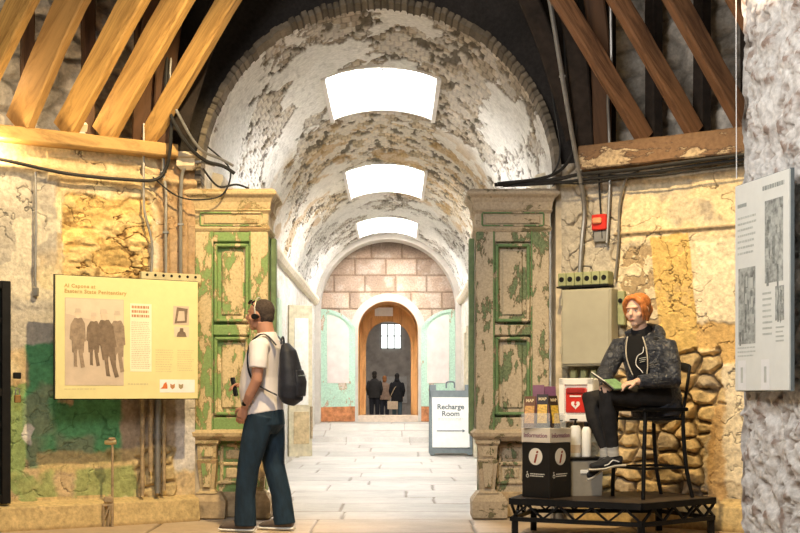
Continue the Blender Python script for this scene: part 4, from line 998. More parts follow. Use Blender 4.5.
# ================================================================== steel stage
M_deck = M('stage_deck', (.07, .05, .035), .5, .2, .4, 6)
cs = [(.99, 8.72), (1.85, 8.30), (2.48, 8.80), (2.2, 9.32), (1.2, 9.32)]
t = thing('stage_platform', 'low black steel platform with lattice sides under the seated woman', 'platform', (1.75, 8.85, 0))
loc = [(x-1.75, y-8.85) for x, y in cs]
q = MB(); q.prism([(x*.985, y*.985) for x, y in loc], .265, .298, axis='z'); q.done('deck', M_deck, t)
q = MB()
for a, b in zip(loc, loc[1:]+loc[:1]): q.bar((*a, .277), (*b, .277), .045, .045)
q.done('top_rail', M_black, t)
q = MB()
for a, b in zip(loc, loc[1:]+loc[:1]): q.bar((*a, .150), (*b, .150), .03, .03)
q.done('lower_rail', M_black, t)
for a, b in zip(loc, loc[1:]+loc[:1]):
    A = Vector((*a, 0)); B = Vector((*b, 0)); L = (B-A).length; n = max(4, int(L/.11)); q = MB()
    for k in range(n): q.bar(A.lerp(B, k/n)+Vector((0, 0, .255 if k % 2 else .16)), A.lerp(B, (k+1)/n)+Vector((0, 0, .16 if k % 2 else .255)), .018, .014)
    q.done('lattice', M_black, t)
for x, y in loc: MB().box((x*.97, y*.97, .085), (.045, .045, .17)).done('leg', M_black, t)
ST = .30
# leaflet stand
th = math.radians(45); bx, by = 1.26, 8.86
t = thing('leaflet_stand', 'black square display box marked Information with a round i, on the platform', 'display', (bx, by, ST), th)
MB().box((0, 0, .2), (.255, .255, .40), bev=.003).done('box', M('display_black', (.012, .011, .010), .4), t)
MB().box((0, 0, .455), (.262, .262, .105), bev=.003).done('header', M('header_cream', (.68, .60, .48), .6, var=.05), t)
M_disc = M('disc_cream', (.74, .68, .56), .6, var=.03); M_i = M('letter_red_brown', (.28, .06, .03), .6, var=.05); M_inf = M('header_ink', (.22, .08, .12), .6)
for rot in (0, -PI/2):
    Rz = Matrix.Rotation(rot, 4, 'Z')
    def put(o): o.data.transform(Rz); return o
    put(text('header_lettering', 'Information', .046, (0, -.1315, .44), M_inf, t, align='CENTER', bold=.0008))
    dsc = MB().cyl((0, -.1275, .30), (0, -.1300, .30), .062, n=36).done('disc', M_disc, t); put(dsc)
    put(text('letter_i', 'i', .13, (-.006, -.1305, .257), M_i, dsc, align='CENTER', bold=.003, shear=.3))
    q = MB(); q.arcband(.010, .014, -.075, .158, -.1285, -.1275, 0, 2*PI, 20); q.cyl((-.078, -.1285, .185), (-.078, -.1275, .185), .005, n=10)
    q.bar((-.078, -.128, .18), (-.076, -.128, .16), .004, .001); q.bar((-.076, -.128, .162), (-.064, -.128, .16), .004, .001)
    put(q.done('wheelchair_symbol', M_disc, t)); q = MB(); lines(q, -.05, .085, .15, .18, 2, -.1275, .45, .1, 3); put(q.done('small_print', M_disc, t))
zt = ST+.508
M_acr = Mglass('clear_acrylic', .18)
def leaflet(x, y, rz, z, col, band, lab, ht=.205, body='MAP'):
    o = thing('leaflet', lab, 'leaflet', (x, y, z), rz, 'leaflets in the clear holders')
    R = Euler((math.radians(-10), 0, 0)).to_matrix().to_4x4()
    for q in (MB().box((0, 0, ht/2), (.085, .012, ht), bev=.001).done('paper', M('leaflet_paper', col, .5, var=.2), o),
              MB().box((0, -.0075, ht*.42), (.07, .002, ht*.55)).done('cover_picture', M('leaflet_picture', band, .5, var=.5, scale=60), o)):
        q.data.transform(R)
    q = text('title', body, .030, (0, -.0075, ht*.82), M('leaflet_title', (.75, .6, .35), .5), o, align='CENTER', bold=.001); q.data.transform(R)
    return o
leaflet(1.125, 8.80, math.radians(-20), zt, (.16, .07, .03), (.62, .33, .10), 'orange and black leaflet at the front left of the stand', .235)
leaflet(1.215, 8.755, math.radians(-12), zt, (.03, .02, .02), (.72, .42, .08), 'black map leaflet with yellow print at the front middle of the stand', .25)
leaflet(1.32, 8.77, math.radians(35), zt, (.05, .03, .02), (.66, .42, .06), 'yellow and black leaflet at the front right of the stand', .24)
leaflet(1.20, 8.87, math.radians(-10), zt, (.18, .07, .12), (.30, .12, .18), 'purple leaflet standing behind on the left of the stand', .32, '')
leaflet(1.30, 8.88, math.radians(5), zt, (.16, .06, .12), (.34, .15, .16), 'purple leaflet standing behind on the right of the stand', .31, '')
for k, (x, y, rz, lab) in enumerate(((1.17, 8.755, math.radians(-16), 'clear holder in front of the two left leaflets'), (1.335, 8.745, math.radians(35), 'clear holder in front of the right yellow leaflet'))):
    o = thing('leaflet_holder', lab, 'holder', (x, y, zt), rz); ww = .21 if k == 0 else .11
    MB().box((0, -.012, .055), (ww, .003, .11)).done('front', M_acr, o); MB().box((0, .01, .002), (ww, .05, .004)).done('base', M_acr, o)
# grey box with shelf and white bottle
t = thing('grey_bin', 'grey plastic box with a dark lid, behind the woman\'s feet', 'box', (1.545, 9.03, ST), math.radians(10))
MB().rlathe([(0, 0), (.008, .26)], .25, .20).done('body', M('bin_grey', (.30, .27, .22), .6, var=.1), t)
MB().box((0, 0, .275), (.30, .23, .022), bev=.005).done('lid', M_black, t)
MB().box((0, -.108, .18), (.09, .006, .03), bev=.004).done('hand_hole', M_white, t)
t = thing('white_bottle', 'white bottle with a black pump cap standing on the grey box', 'bottle', (1.50, 9.03, ST+.286))
MB().lathe([(.040, 0), (.043, .01), (.043, .20), (.034, .23), (.018, .235)]).done('bottle_body', M_white, t, smooth=True)
MB().lathe([(.018, .235), (.018, .25), (.008, .255), (.008, .275)]).done('cap', M_black, t, smooth=True)
MB().box((-.015, 0, .278), (.06, .016, .014), bev=.003).done('pump', M_black, t)
MB().lathe([(.0435, .03), (.0435, .09)]).done('label_band', M('bottle_label', (.60, .5, .4), .5), t)
t = thing('white_bottle', 'second white bottle just behind, on the grey box', 'bottle', (1.585, 9.05, ST+.286))
MB().lathe([(.034, 0), (.036, .01), (.036, .19), (.028, .215), (.016, .225)]).done('bottle_body', M_white, t, smooth=True)
MB().lathe([(.018, .225), (.018, .26)]).done('cap', M_black, t, smooth=True)

# ================================================================== stool
t = thing('bar_stool', 'tall black metal stool carrying the seated woman', 'stool', (2.02, 8.85, ST), math.radians(116))
sz = .645
MB().box((0, 0, sz), (.40, .40, .03), bev=.012, seg=2).done('seat', M_black, t)
q = MB()
for a, b in (((-.17, .17), (.17, .17)), ((-.17, -.17), (.17, -.17)), ((-.17, .17), (-.17, -.17)), ((.17, .17), (.17, -.17))): q.bar((*a, sz-.07), (*b, sz-.07), .018, .018)
q.done('seat_rail', M_black, t)
for x in (-.17, .17):
    MB().tube([(x, .17, sz-.01), (x*1.05, .19, .3), (x*1.08, .20, 0)], .0155, 10).done('leg', M_black, t, smooth=True)
    MB().tube(smooth_path([(x, -.17, sz-.01), (x*1.0, -.175, .45), (x*1.03, -.20, .2), (x*1.06, -.25, 0)]), .0155, 10).done('leg', M_black, t, smooth=True)
    MB().tube(smooth_path([(x, -.17, sz-.02), (x, -.21, sz+.18), (x*.95, -.24, sz+.32)]), .0125, 10).done('back_post', M_black, t, smooth=True)
q = MB()
for z, dy in ((.22, .0),):
    q.bar((-.18, .195, z), (.18, .195, z), .02, .02); q.bar((-.175, -.20, z), (.175, -.20, z), .018, .018)
    q.bar((-.178, .195, z), (-.175, -.20, z), .018, .018); q.bar((.178, .195, z), (.175, -.20, z), .018, .018)
q.done('footrest', M_black, t)
q = MB()
q.tube(smooth_path([(-.165, -.235, sz+.30), (0, -.275, sz+.32), (.165, -.235, sz+.30)]), (.012, .03), 8); q.done('backrest', M_black, t, smooth=True)
# ================================================================== people
M_skin = M('skin', (.40, .20, .13), .55, var=.06, scale=20, bump=.05)
M_skin2 = M('pale_skin', (.66, .42, .30), .5, var=.05, scale=20, bump=.05)
def head(b, c, fwd, up=(0, 0, 1), s=1., nose=1.):
    """adds a head with face relief to a builder; c = centre, fwd = facing direction"""
    f = Vector(fwd).normalized(); u = (Vector(up)-f*Vector(up).dot(f)).normalized(); r = f.cross(u)
    R = Matrix((r, f, u)).transposed(); e = R.to_euler(); c = Vector(c)
    P = lambda x, y, z: c+(r*x+f*y+u*z)*s
    b.ell(P(0, -.010, .030), (.076*s, .095*s, .088*s), e)       # skull
    b.ell(P(0, .020, -.03), (.060*s, .070*s, .078*s), e)        # face
    b.ell(P(0, .050, -.088), (.030*s, .030*s, .024*s), e)       # chin
    b.ell(P(0, .015, -.070), (.052*s, .058*s, .036*s), e)       # jaw
    b.tube([P(0, .082, .015), P(0, .100*nose, -.020), P(0, .085, -.036)], [.009*s, .0155*s, .013*s], 8)
    b.ell(P(0, .078, .030), (.048*s, .016*s, .010*s), e)        # brow
    for q in (-1, 1):
        b.ell(P(q*.031, .066, .006), (.016*s, .009*s, .010*s), e); b.ell(P(q*.040, .056, -.025), (.022*s, .022*s, .022*s), e)
        b.ell(P(q*.077, -.005, -.008), (.010*s, .020*s, .032*s), e)  # ear
    b.ell(P(0, .083, -.056), (.022*s, .012*s, .008*s), e)        # lips
    return P, R, e
def face_parts(P, R, e, parent, s=1., brow=(.2, .1, .05), lip=(.5, .2, .16)):
    for q in (-1, 1):
        MB().ell(P(q*.031, .0735, .006), (.0105*s, .0055*s, .0045*s), e, 12).done('eye', M('eye_white', (.7, .66, .6), .3), parent, smooth=True)
        MB().ell(P(q*.031, .0775, .006), (.0042*s, .0025*s, .0042*s), e, 10).done('iris', M('iris', (.05, .04, .03), .2), parent, smooth=True)
        MB().ell(P(q*.031, .083, .024), (.018*s, .006*s, .004*s), e, 10).done('eyebrow', M('eyebrow', brow, .8), parent, smooth=True)
    MB().ell(P(0, .0915, -.056), (.019*s, .006*s, .0065*s), e, 12).done('lips', M('lips', lip, .5), parent, smooth=True)
def hand(b, wrist, dirn, palmn, side, curl=.6, s=1.):
    """wrist point, direction of fingers, palm normal, side=+1 thumb along (dirn x palmn)"""
    d = Vector(dirn).normalized(); n = (Vector(palmn)-d*Vector(palmn).dot(d)).normalized(); a = d.cross(n)*side; w = Vector(wrist)
    b.tube([w-d*.02*s, w+d*.01*s, w+d*.05*s, w+d*.088*s], [(.028*s, .022*s), (.030*s, .018*s), (.041*s, .016*s), (.040*s, .013*s)], 12, ref=a)
    for k, (off, L) in enumerate(((.030, .070), (.010, .078), (-.010, .073), (-.029, .058))):
        p = w+d*.078*s+a*off*s; pts = [p]; ang = 0
        for j, seg in enumerate((.44, .32, .24)):
            ang += curl*(.55, .7, .5)[j]
            p = p+(d*math.cos(ang)+n*math.sin(ang))*L*seg*s; pts.append(p)
        b.tube(pts, [.0092*s, .0088*s, .0082*s, .0068*s], 8)
    p = w+d*.02*s+a*.026*s; q = p+(d*.55+a*.75+n*.2)*.036*s; r = q+(d*.9+a*.15+n*.35)*.030*s; t = r+(d*.95-a*.1+n*.4)*.022*s
    b.tube([p, q, r, t], [.0135*s, .0115*s, .010*s, .0078*s], 8)

# ---- standing man (local frame: +y forward, +x his right)
man = thing('person', 'man in a white T-shirt and dark jeans standing in profile with a backpack', 'person', (-.86, 9.28, 0), math.radians(74))
R_ = (1, 0, 0)
b = MB()
hp = (0, .045, 1.664)
P, Rm, e = head(b, hp, (0, 1, .06), s=1.03, nose=1.04)
b.tube([(0, -.02, 1.46), (0, -.005, 1.53), (0, .012, 1.61)], [(.085, .078), (.066, .066), (.062, .066)], 16, ref=R_)
b.tube([(0, 0, .90), (0, .03, 1.05), (0, .035, 1.2), (0, .01, 1.36), (0, -.01, 1.45), (0, -.01, 1.49)], [(.155, .115), (.150, .125), (.150, .118), (.165, .11), (.14, .09), (.07, .06)], 24, ref=R_)
armL = [(-.185, -.02, 1.42), (-.225, -.035, 1.30), (-.245, -.03, 1.16), (-.238, .03, 1.05), (-.205, .085, .955)]
armR = [(.185, -.02, 1.42), (.225, -.02, 1.28), (.235, .0, 1.14), (.17, .13, 1.10), (.10, .22, 1.12)]
for a in (armL, armR): b.tube(a, [.052, .048, .042, .038, .027], 12)
hand(b, armL[-1], (.10, .40, -.9), (1, .1, .1), -1, .5)
hand(b, armR[-1], (-.7, .7, .1), (0, -.3, -1), 1, .9)
legL = [(-.095, .0, .90), (-.10, .045, .72), (-.10, .10, .50), (-.10, .125, .28), (-.10, .13, .08)]
legR = [(.095, .0, .90), (.10, -.01, .72), (.10, -.03, .50), (.10, -.09, .28), (.10, -.115, .08)]
for l in (legL, legR): b.tube(l, [.085, .082, .058, .052, .036], 14)
for l in (legL, legR):
    a = Vector(l[-1]); b.tube([a+Vector((0, -.045, -.035)), a+Vector((0, .04, -.03)), a+Vector((0, .14, -.052))], [(.032, .03), (.036, .032), (.036, .018)], 10, ref=R_)
body = b.blob('body', M_skin, man, .0055, 3)
face_parts(P, Rm, e, man, 1.03, (.12, .09, .07))
# T-shirt
b = MB()
b.tube([(0, .012, .905), (0, .03, 1.0), (0, .045, 1.1), (0, .04, 1.2), (0, .015, 1.34), (0, -.008, 1.43), (0, -.012, 1.49), (0, -.008, 1.53)],
       [(.190, .150), (.186, .156), (.182, .160), (.180, .148), (.190, .130), (.172, .112), (.110, .085), (.078, .074)], 28, ref=R_)
for a in (armL, armR):
    p0, p1, p2 = Vector(a[0]), Vector(a[1]), Vector(a[2]); b.tube([p0+Vector((-.06*(-1 if a is armL else 1), 0, .0)), p0, p1, p1.lerp(p2, .35)], [.075, .076, .070, .070], 16)
b.blob('t_shirt', M('white_cotton', (.66, .62, .63), .85, var=.05, scale=8, bump=.25), man, .006, 5)
# jeans
b = MB()
b.tube([(0, .01, .96), (0, .005, .90), (0, -.005, .82), (0, 0, .76)], [(.176, .138), (.182, .145), (.180, .142), (.10, .09)], 24, ref=R_)
for l in (legL, legR):
    l2 = [Vector(p) for p in l]; b.tube([l2[0]+Vector((0, 0, .0)), l2[1], l2[2], l2[3], l2[4]+Vector((0, -.005, -.035))], [(.098, .115), (.096, .108), (.080, .086), (.074, .080), (.074, .088)], 18, ref=R_)
M_jean = M('dark_denim', (.010, .026, .046), .8, var=.35, scale=14, bump=.3, stretch=(1, 1, .5))
b.blob('jeans', M_jean, man, .006, 4)
q = MB().tube([(0, .01, .955), (0, .01, .985)], [(.172, .132), (.170, .130)], 28, ref=R_).done('belt', M_black, man, smooth=True)
for l, nm in ((legL, 'shoe'), (legR, 'shoe')):
    a = Vector((l[-1][0], l[-1][1], 0))
    b = MB(); b.tube([a+Vector((0, -.075, .05)), a+Vector((0, -.04, .055)), a+Vector((0, .03, .058)), a+Vector((0, .10, .045)), a+Vector((0, .17, .034)), a+Vector((0, .205, .026))],
                     [(.030, .030), (.044, .048), (.046, .050), (.048, .036), (.044, .024), (.022, .012)], 16, ref=R_)
    s = b.blob('shoe', M('shoe_brown_grey', (.10, .075, .06), .7), man, .005, 3)
    q = MB(); q.tube([a+Vector((0, -.085, .012)), a+Vector((0, -.04, .012)), a+Vector((0, .04, .012)), a+Vector((0, .12, .012)), a+Vector((0, .19, .014)), a+Vector((0, .215, .016))],
           [(.028, .012), (.044, .014), (.044, .014), (.052, .013), (.042, .012), (.02, .008)], 16, ref=R_); q.done('sole', M('sole_white', (.72, .70, .66), .6), s, smooth=True)
# cropped hair, sunglasses, headphones
b = MB(); b.ell(P(0, -.026, .040), (.083, .090, .090), e); b.ell(P(0, -.052, -.005), (.068, .062, .066), e)
b.blob('hair', M('cropped_hair', (.055, .040, .032), .95, var=.4, scale=60, bump=.6), man, .005, 1)
q = MB(); q.tube([P(-.083, .005, .0), P(-.085, .012, .06), P(-.05, .016, .118), P(0, .018, .134), P(.05, .016, .118), P(.085, .012, .06), P(.083, .005, .0)], .0055, 8)
hb = q.done('headphones', M('headband_grey', (.42, .38, .30), .4, .3), man, smooth=True)
for s in (-1, 1): MB().tube([P(s*.078, .004, -.012), P(s*.104, .004, -.012)], [(.024, .03), (.02, .026)], 16, ref=(0, 0, 1)).done('ear_cushion', M_black, hb, smooth=True)
g = MB()
for s in (-1, 1): g.ell(P(s*.034, .070, .098), (.030, .010, .022), (e.x+.6, e.y, e.z), 14); g.tube([P(s*.064, .06, .095), P(s*.084, .0, .05)], .004, 6)
g.tube([P(-.01, .078, .10), P(.01, .078, .10)], .004, 6); g.done('sunglasses', M('dark_lens', (.015, .012, .012), .15), man, smooth=True)
w = Vector(armL[-1])+Vector((.0, -.012, .03)); dirw = (Vector(armL[-1])-Vector(armL[-2])).normalized()
wt = MB().tube([w-dirw*.012, w+dirw*.012], [.038, .036], 16).done('wristwatch', M('watch_steel', (.25, .23, .2), .3, .8), man, smooth=True)
MB().ell(w+Vector((-.034, 0, 0)), (.008, .02, .02)).done('watch_dial', M_black, wt, smooth=True)
# audio player held at the belly
t = thing('audio_player', 'small black audio guide held in front of the man\'s belly', 'audio guide', (0, 0, 0)); 
Mm = Matrix.Translation((-.86, 9.28, 0)) @ Matrix.Rotation(math.radians(74), 4, 'Z'); t.location = Mm @ Vector((.03, .262, 1.06)); t.rotation_euler = (math.radians(-12), 0, math.radians(74))
MB().box((0, 0, .055), (.055, .022, .15), bev=.008, seg=2).done('case', M_black, t); MB().box((0, .0115, .09), (.04, .002, .045)).done('screen', M_grey, t)
# backpack
bp = thing('backpack', 'small black rucksack on the back of the man in the white T-shirt', 'backpack', (-.86, 9.28, 0), math.radians(74))
M_pack = M('pack_black_nylon', (.015, .017, .026), .6, var=.3, scale=20, bump=.3)
b = MB(); b.tube([(-.02, -.17, 1.44), (-.02, -.195, 1.38), (-.02, -.215, 1.25), (-.02, -.225, 1.12), (-.02, -.215, 1.03), (-.02, -.195, .985)], [(.045, .03), (.085, .062), (.115, .080), (.13, .098), (.125, .092), (.09, .05)], 22, ref=R_)
b.blob('pack_body', M_pack, bp, .006, 4)
b = MB(); b.tube([(-.02, -.285, 1.24), (-.02, -.30, 1.15), (-.02, -.295, 1.04)], [(.08, .02), (.095, .034), (.085, .03)], 18, ref=R_); b.blob('front_pocket', M_pack, bp, .006, 2)
MB().tube([(-.10, -.31, 1.195), (-.02, -.33, 1.20), (.06, -.31, 1.195)], .004, 6).done('zip', M_grey, bp)
for s in (-1, 1):
    MB().tube(smooth_path([(s*.09-.01, -.13, 1.43), (s*.125, -.05, 1.512), (s*.140, .02, 1.490), (s*.152, .070, 1.42), (s*.170, .075, 1.31), (s*.192, .045, 1.20), (s*.200, -.03, 1.12), (s*.14, -.15, 1.05)], 5), (.020, .005), 8, ref=(1, 0, 0)).done('shoulder_strap', M_pack, bp, smooth=True)
MB().tube(smooth_path([(-.05, -.15, 1.44), (-.03, -.15, 1.49), (.0, -.15, 1.49), (.01, -.15, 1.44)], 4), .007, 8).done('grab_loop', M_pack, bp, smooth=True)

# ---- seated woman, axes as the room's, origin under her hips
wo = Vector((2.05, 8.85, 0))
wm = thing('person', 'red-haired woman in a dark jacket sitting on the tall stool with a booklet', 'person', wo)
hipL, hipR = (.06, -.07, 1.04), (-.05, .10, 1.04)
kneeL, kneeR = (-.405, -.27, 1.045), (-.50, -.15, 1.01)
ankL, ankR = (-.345, -.235, .645), (-.385, -.165, .64)
shL, shR = (.075, -.120, 1.405), (-.235, .072, 1.42)
elL, elR = (.085, -.24, 1.16), (-.36, -.02, 1.20)
wrL, wrR = (-.195, -.32, 1.145), (-.385, -.215, 1.125)
b = MB(); hc = (-.135, -.085, 1.665); fw = (-.66, -.70, -.12)
P, Rm, e = head(b, hc, fw, s=1.02, nose=1.)
b.tube([(-.085, -.035, 1.46), (-.105, -.05, 1.51), (-.125, -.065, 1.59)], [.064, .056, .054], 16)
spr = (Vector(shL)-Vector(shR)).normalized()
tor = [(0, .01, 1.0), (-.01, .0, 1.12), (-.04, -.01, 1.25), (-.07, -.02, 1.38), (-.085, -.03, 1.46), (-.09, -.035, 1.50)]
b.tube(tor, [(.165, .125), (.15, .12), (.15, .115), (.165, .105), (.13, .08), (.06, .055)], 24, ref=spr)
b.tube([shL, Vector(shL).lerp(Vector(elL), .5), elL, Vector(elL).lerp(Vector(wrL), .5), wrL], [.050, .045, .040, .036, .026], 12)
b.tube([shR, Vector(shR).lerp(Vector(elR), .5), elR, Vector(elR).lerp(Vector(wrR), .5), wrR], [.050, .045, .040, .036, .026], 12)
hand(b, wrL, (-.95, -.12, -.22), (-.1, .2, -1), 1, .7, .92)
hand(b, wrR, (-.15, -.85, -.1), (.2, 0, -1), -1, .8, .92)
def leg(b, h, k, a, r): b.tube([h, Vector(h).lerp(Vector(k), .5), k, Vector(k).lerp(Vector(a), .35), Vector(k).lerp(Vector(a), .7), a], r, 16)
leg(b, hipL, kneeL, ankL, [.088, .078, .058, .054, .042, .034]); leg(b, hipR, kneeR, ankR, [.088, .078, .058, .054, .042, .034])
footL = [Vector(ankL)+Vector(v) for v in ((.055, .01, -.07), (.0, 0, -.07), (-.08, -.02, -.095), (-.155, -.035, -.105))]
footR = [Vector(ankR)+Vector(v) for v in ((.045, .03, -.06), (.0, 0, -.07), (-.07, -.03, -.125), (-.125, -.05, -.17))]
for f in (footL, footR): b.tube(f, [.026, .032, .030, .018], 12)
b.blob('body', M_skin2, wm, .0055, 3)
face_parts(P, Rm, e, wm, 1.02, (.35, .14, .05), (.5, .18, .14))
# leggings
b = MB(); b.tube([(0, .01, .975), (0, .01, 1.02), (0, .0, 1.12)], [(.15, .13), (.175, .155), (.165, .14)], 24, ref=spr)
leg(b, hipL, kneeL, Vector(ankL)+Vector((0, 0, .03)), [.104, .092, .070, .065, .052, .044]); leg(b, hipR, kneeR, Vector(ankR)+Vector((0, 0, .03)), [.104, .092, .070, .065, .052, .044])
b.blob('leggings', M('black_leggings', (.022, .020, .019), .85, var=.3, scale=20), wm, .0055, 4)
for a, f, lab in ((ankL, footL, 'shoe'), (ankR, footR, 'shoe')):
    a = Vector(a); MB().tube([a+Vector((0, 0, .045)), a+Vector((0, 0, .0)), a+Vector((.005, 0, -.035))], [.043, .043, .045], 16).done('sock', M('grey_sock', (.42, .40, .36), .9, var=.2, scale=90, stretch=(.1, .1, 1)), wm, smooth=True)
    b = MB(); b.tube([f[0]+Vector((.01, 0, .0)), f[1]+Vector((0, 0, .012)), f[2], f[3], f[3]+(f[3]-f[2])*.2], [(.030, .036), (.040, .046), (.041, .034), (.036, .024), (.018, .012)], 16, ref=(0, 1, 0))
    s = b.blob('shoe', M('black_canvas', (.02, .02, .022), .7), wm, .005, 2)
    dn = (f[3]-f[0]).normalized(); up = Vector((0, 0, 1)); up = (up-dn*up.dot(dn)).normalized(); o = -up*.032
    q = MB(); q.tube([f[0]+Vector((.035, 0, 0))+o, f[0]+o, f[1]+o*1.1, f[2]+o*.92, f[3]+o*.75, f[3]+dn*.03+o*.6], [(.026, .010), (.038, .012), (.038, .012), (.044, .012), (.038, .011), (.018, .008)], 16, ref=(0, 1, 0)); q.done('sole', M('sole_cream', (.62, .56, .44), .6), s, smooth=True)
    sd = dn.cross(up).normalized()
    if sd.y > 0: sd = -sd
    q = MB(); c0 = f[1].lerp(f[2], .35)+sd*.041
    q.tube(smooth_path([c0-dn*.06-up*.004, c0-dn*.015+up*.014, c0+dn*.02-up*.006, c0+dn*.055-up*.012], 3), .0045, 6); q.done('side_stripe', M_white, s)
# black top with pale print
b = MB(); b.tube(tor[1:], [(.160, .128), (.160, .124), (.168, .112), (.130, .085), (.066, .062)], 24, ref=spr); b.blob('top', M('black_top', (.012, .012, .013), .9), wm, .006, 2)
# jacket
M_jkt = M('dark_jacket', (.030, .034, .046), .40, var=.5, scale=11, bump=1, spec=.5, bd=.05, dist=.8, stretch=(1, 1, 1.8))
b = MB()
jt = [(.03, .02, .90), (.02, .015, 1.0), (0, .015, 1.12), (-.03, .005, 1.25), (-.06, -.005, 1.36), (-.078, -.018, 1.42), (-.088, -.022, 1.475), (-.09, -.025, 1.515)]
b.tube(jt, [(.190, .165), (.195, .168), (.190, .158), (.180, .148), (.185, .135), (.165, .115), (.115, .095), (.088, .082)], 28, ref=spr)
b.tube([Vector(shL)-spr*.05, shL, Vector(shL).lerp(Vector(elL), .5), elL, Vector(elL).lerp(Vector(wrL), .5), Vector(elL).lerp(Vector(wrL), .93)], [.066, .070, .076, .070, .058, .044], 16)
b.tube([Vector(shR)+spr*.05, shR, Vector(shR).lerp(Vector(elR), .5), elR, Vector(elR).lerp(Vector(wrR), .5), Vector(elR).lerp(Vector(wrR), .93)], [.066, .070, .072, .066, .056, .044], 16)
b.tube(smooth_path([(-.18, .07, 1.49), (-.11, .085, 1.52), (-.02, .055, 1.535), (.04, -.03, 1.505), (.02, -.10, 1.46)], 4), [.04]*4+[.05]*8+[.04]*5, 12)
b.tube([(.05, .03, 1.02), (.075, -.03, .93), (.085, -.05, .86)], [(.13, .12), (.115, .10), (.095, .07)], 18, ref=spr)
jk = b.blob('jacket', M_jkt, wm, .006, 3)
# opening of the jacket: black top showing with pale zip edges and cord
front = Vector((-.50, -.866, 0)); fr = spr
def on_front(a, z, out): c = Vector((-.045-.16*(z-1.28), .0, z)); return c+fr*a+front*out
q = MB(); n = 14; zz = [1.14+.36*k/n for k in range(n+1)]
bm = q.bm; L1 = []
for z in zz:
    s = (z-1.14)/.36; hw = .035+.045*math.sin(PI*min(1, s*.9)); row = []
    for j in range(7):
        a = -hw+2*hw*j/6-.02; depth = (.158-.04*max(0, s-.5)*2)+.010*math.cos((j-3)/3*1.3)-.02*max(0, s-.8)
        row.append(bm.verts.new(on_front(a, z, depth)))
    L1.append(row)
for A, B in zip(L1, L1[1:]):
    for j in range(6): bm.faces.new((A[j], A[j+1], B[j+1], B[j]))
o = q.done('shirt_front', M('black_shirt', (.008, .008, .009), .95), wm, smooth=True)
md = o.modifiers.new('s', 'SOLIDIFY'); md.thickness = .006
for sgn in (-1, 1):
    pts = []
    for k in range(n+1):
        s = k/n; hw = .035+.045*math.sin(PI*min(1, s*.9)); pts.append(on_front(sgn*hw-.02, zz[k], .164-.04*max(0, s-.5)*2-.02*max(0, s-.8)))
    MB().tube(pts[2:-1], .0048, 6).done('zip_edge', M('zip_pale', (.50, .45, .36), .5), jk, smooth=True)
q = MB(); lines_pts = [on_front(.045, 1.40, .168), on_front(.035, 1.36, .175), on_front(-.01, 1.33, .178), on_front(-.03, 1.27, .178), on_front(.0, 1.23, .178), on_front(.01, 1.21, .176)]
q.tube(smooth_path(lines_pts, 4), .003, 6).done('white_cord', M_white, jk)
q = MB()
for k in range(3): q.bar(on_front(.0, 1.315-.014*k, .1735), on_front(.055-.008*k, 1.325-.014*k, .170), .007, .003)
q.done('shirt_print', M_txt, wm)
# scarf closing the collar under the chin
b = MB(); b.tube([(-.085, -.03, 1.46), (-.10, -.045, 1.505), (-.115, -.06, 1.545)], [.085, .078, .066], 18); b.blob('scarf', M('black_scarf', (.012, .012, .014), .9, bump=.6), wm, .006, 2)
# hair
M_hair = M('copper_hair', (.50, .17, .045), .6, var=.45, scale=30, bump=.35)
b = MB()
b.ell(P(0, -.030, .046), (.084, .092, .084), e); b.ell(P(0, -.052, -.010), (.078, .066, .074), e)
for q in (-1, 1):
    b.tube([P(q*-.012, .060, .108), P(q*.034, .070, .094), P(q*.066, .054, .060), P(q*.080, .030, .010), P(q*.080, .008, -.040), P(q*.070, -.010, -.075)], [.016, .021, .023, .022, .019, .012], 12)
b.tube([P(-.050, .060, .080), P(-.072, .062, .030), P(-.078, .060, -.030), P(-.074, .056, -.070)], [.010, .009, .007, .004], 8)
b.ell(P(-.006, -.135, .000), (.036, .034, .040), e); b.ell(P(0, -.11, .004), (.022, .03, .022), e)
b.blob('hair', M_hair, wm, .005, 2)
# booklet
t = thing('booklet', 'open green and white booklet in the hands of the seated woman', 'booklet', wo+Vector((-.40, -.31, 1.115)), math.radians(28))
for s in (-1, 1):
    q = MB(); q.bm; o = q.box((s*.062, 0, .022), (.125, .17, .006), (0, -s*.30, 0)).done('cover', M('booklet_dark', (.03, .035, .03), .5), t)
    MB().box((s*.062, 0, .029), (.118, .16, .008), (0, -s*.30, 0)).done('pages', M('booklet_green' if s > 0 else 'booklet_white', (.20, .34, .16) if s > 0 else (.72, .68, .58), .6, var=.3, scale=30), t)
t.rotation_euler = (math.radians(25), math.radians(12), math.radians(35))

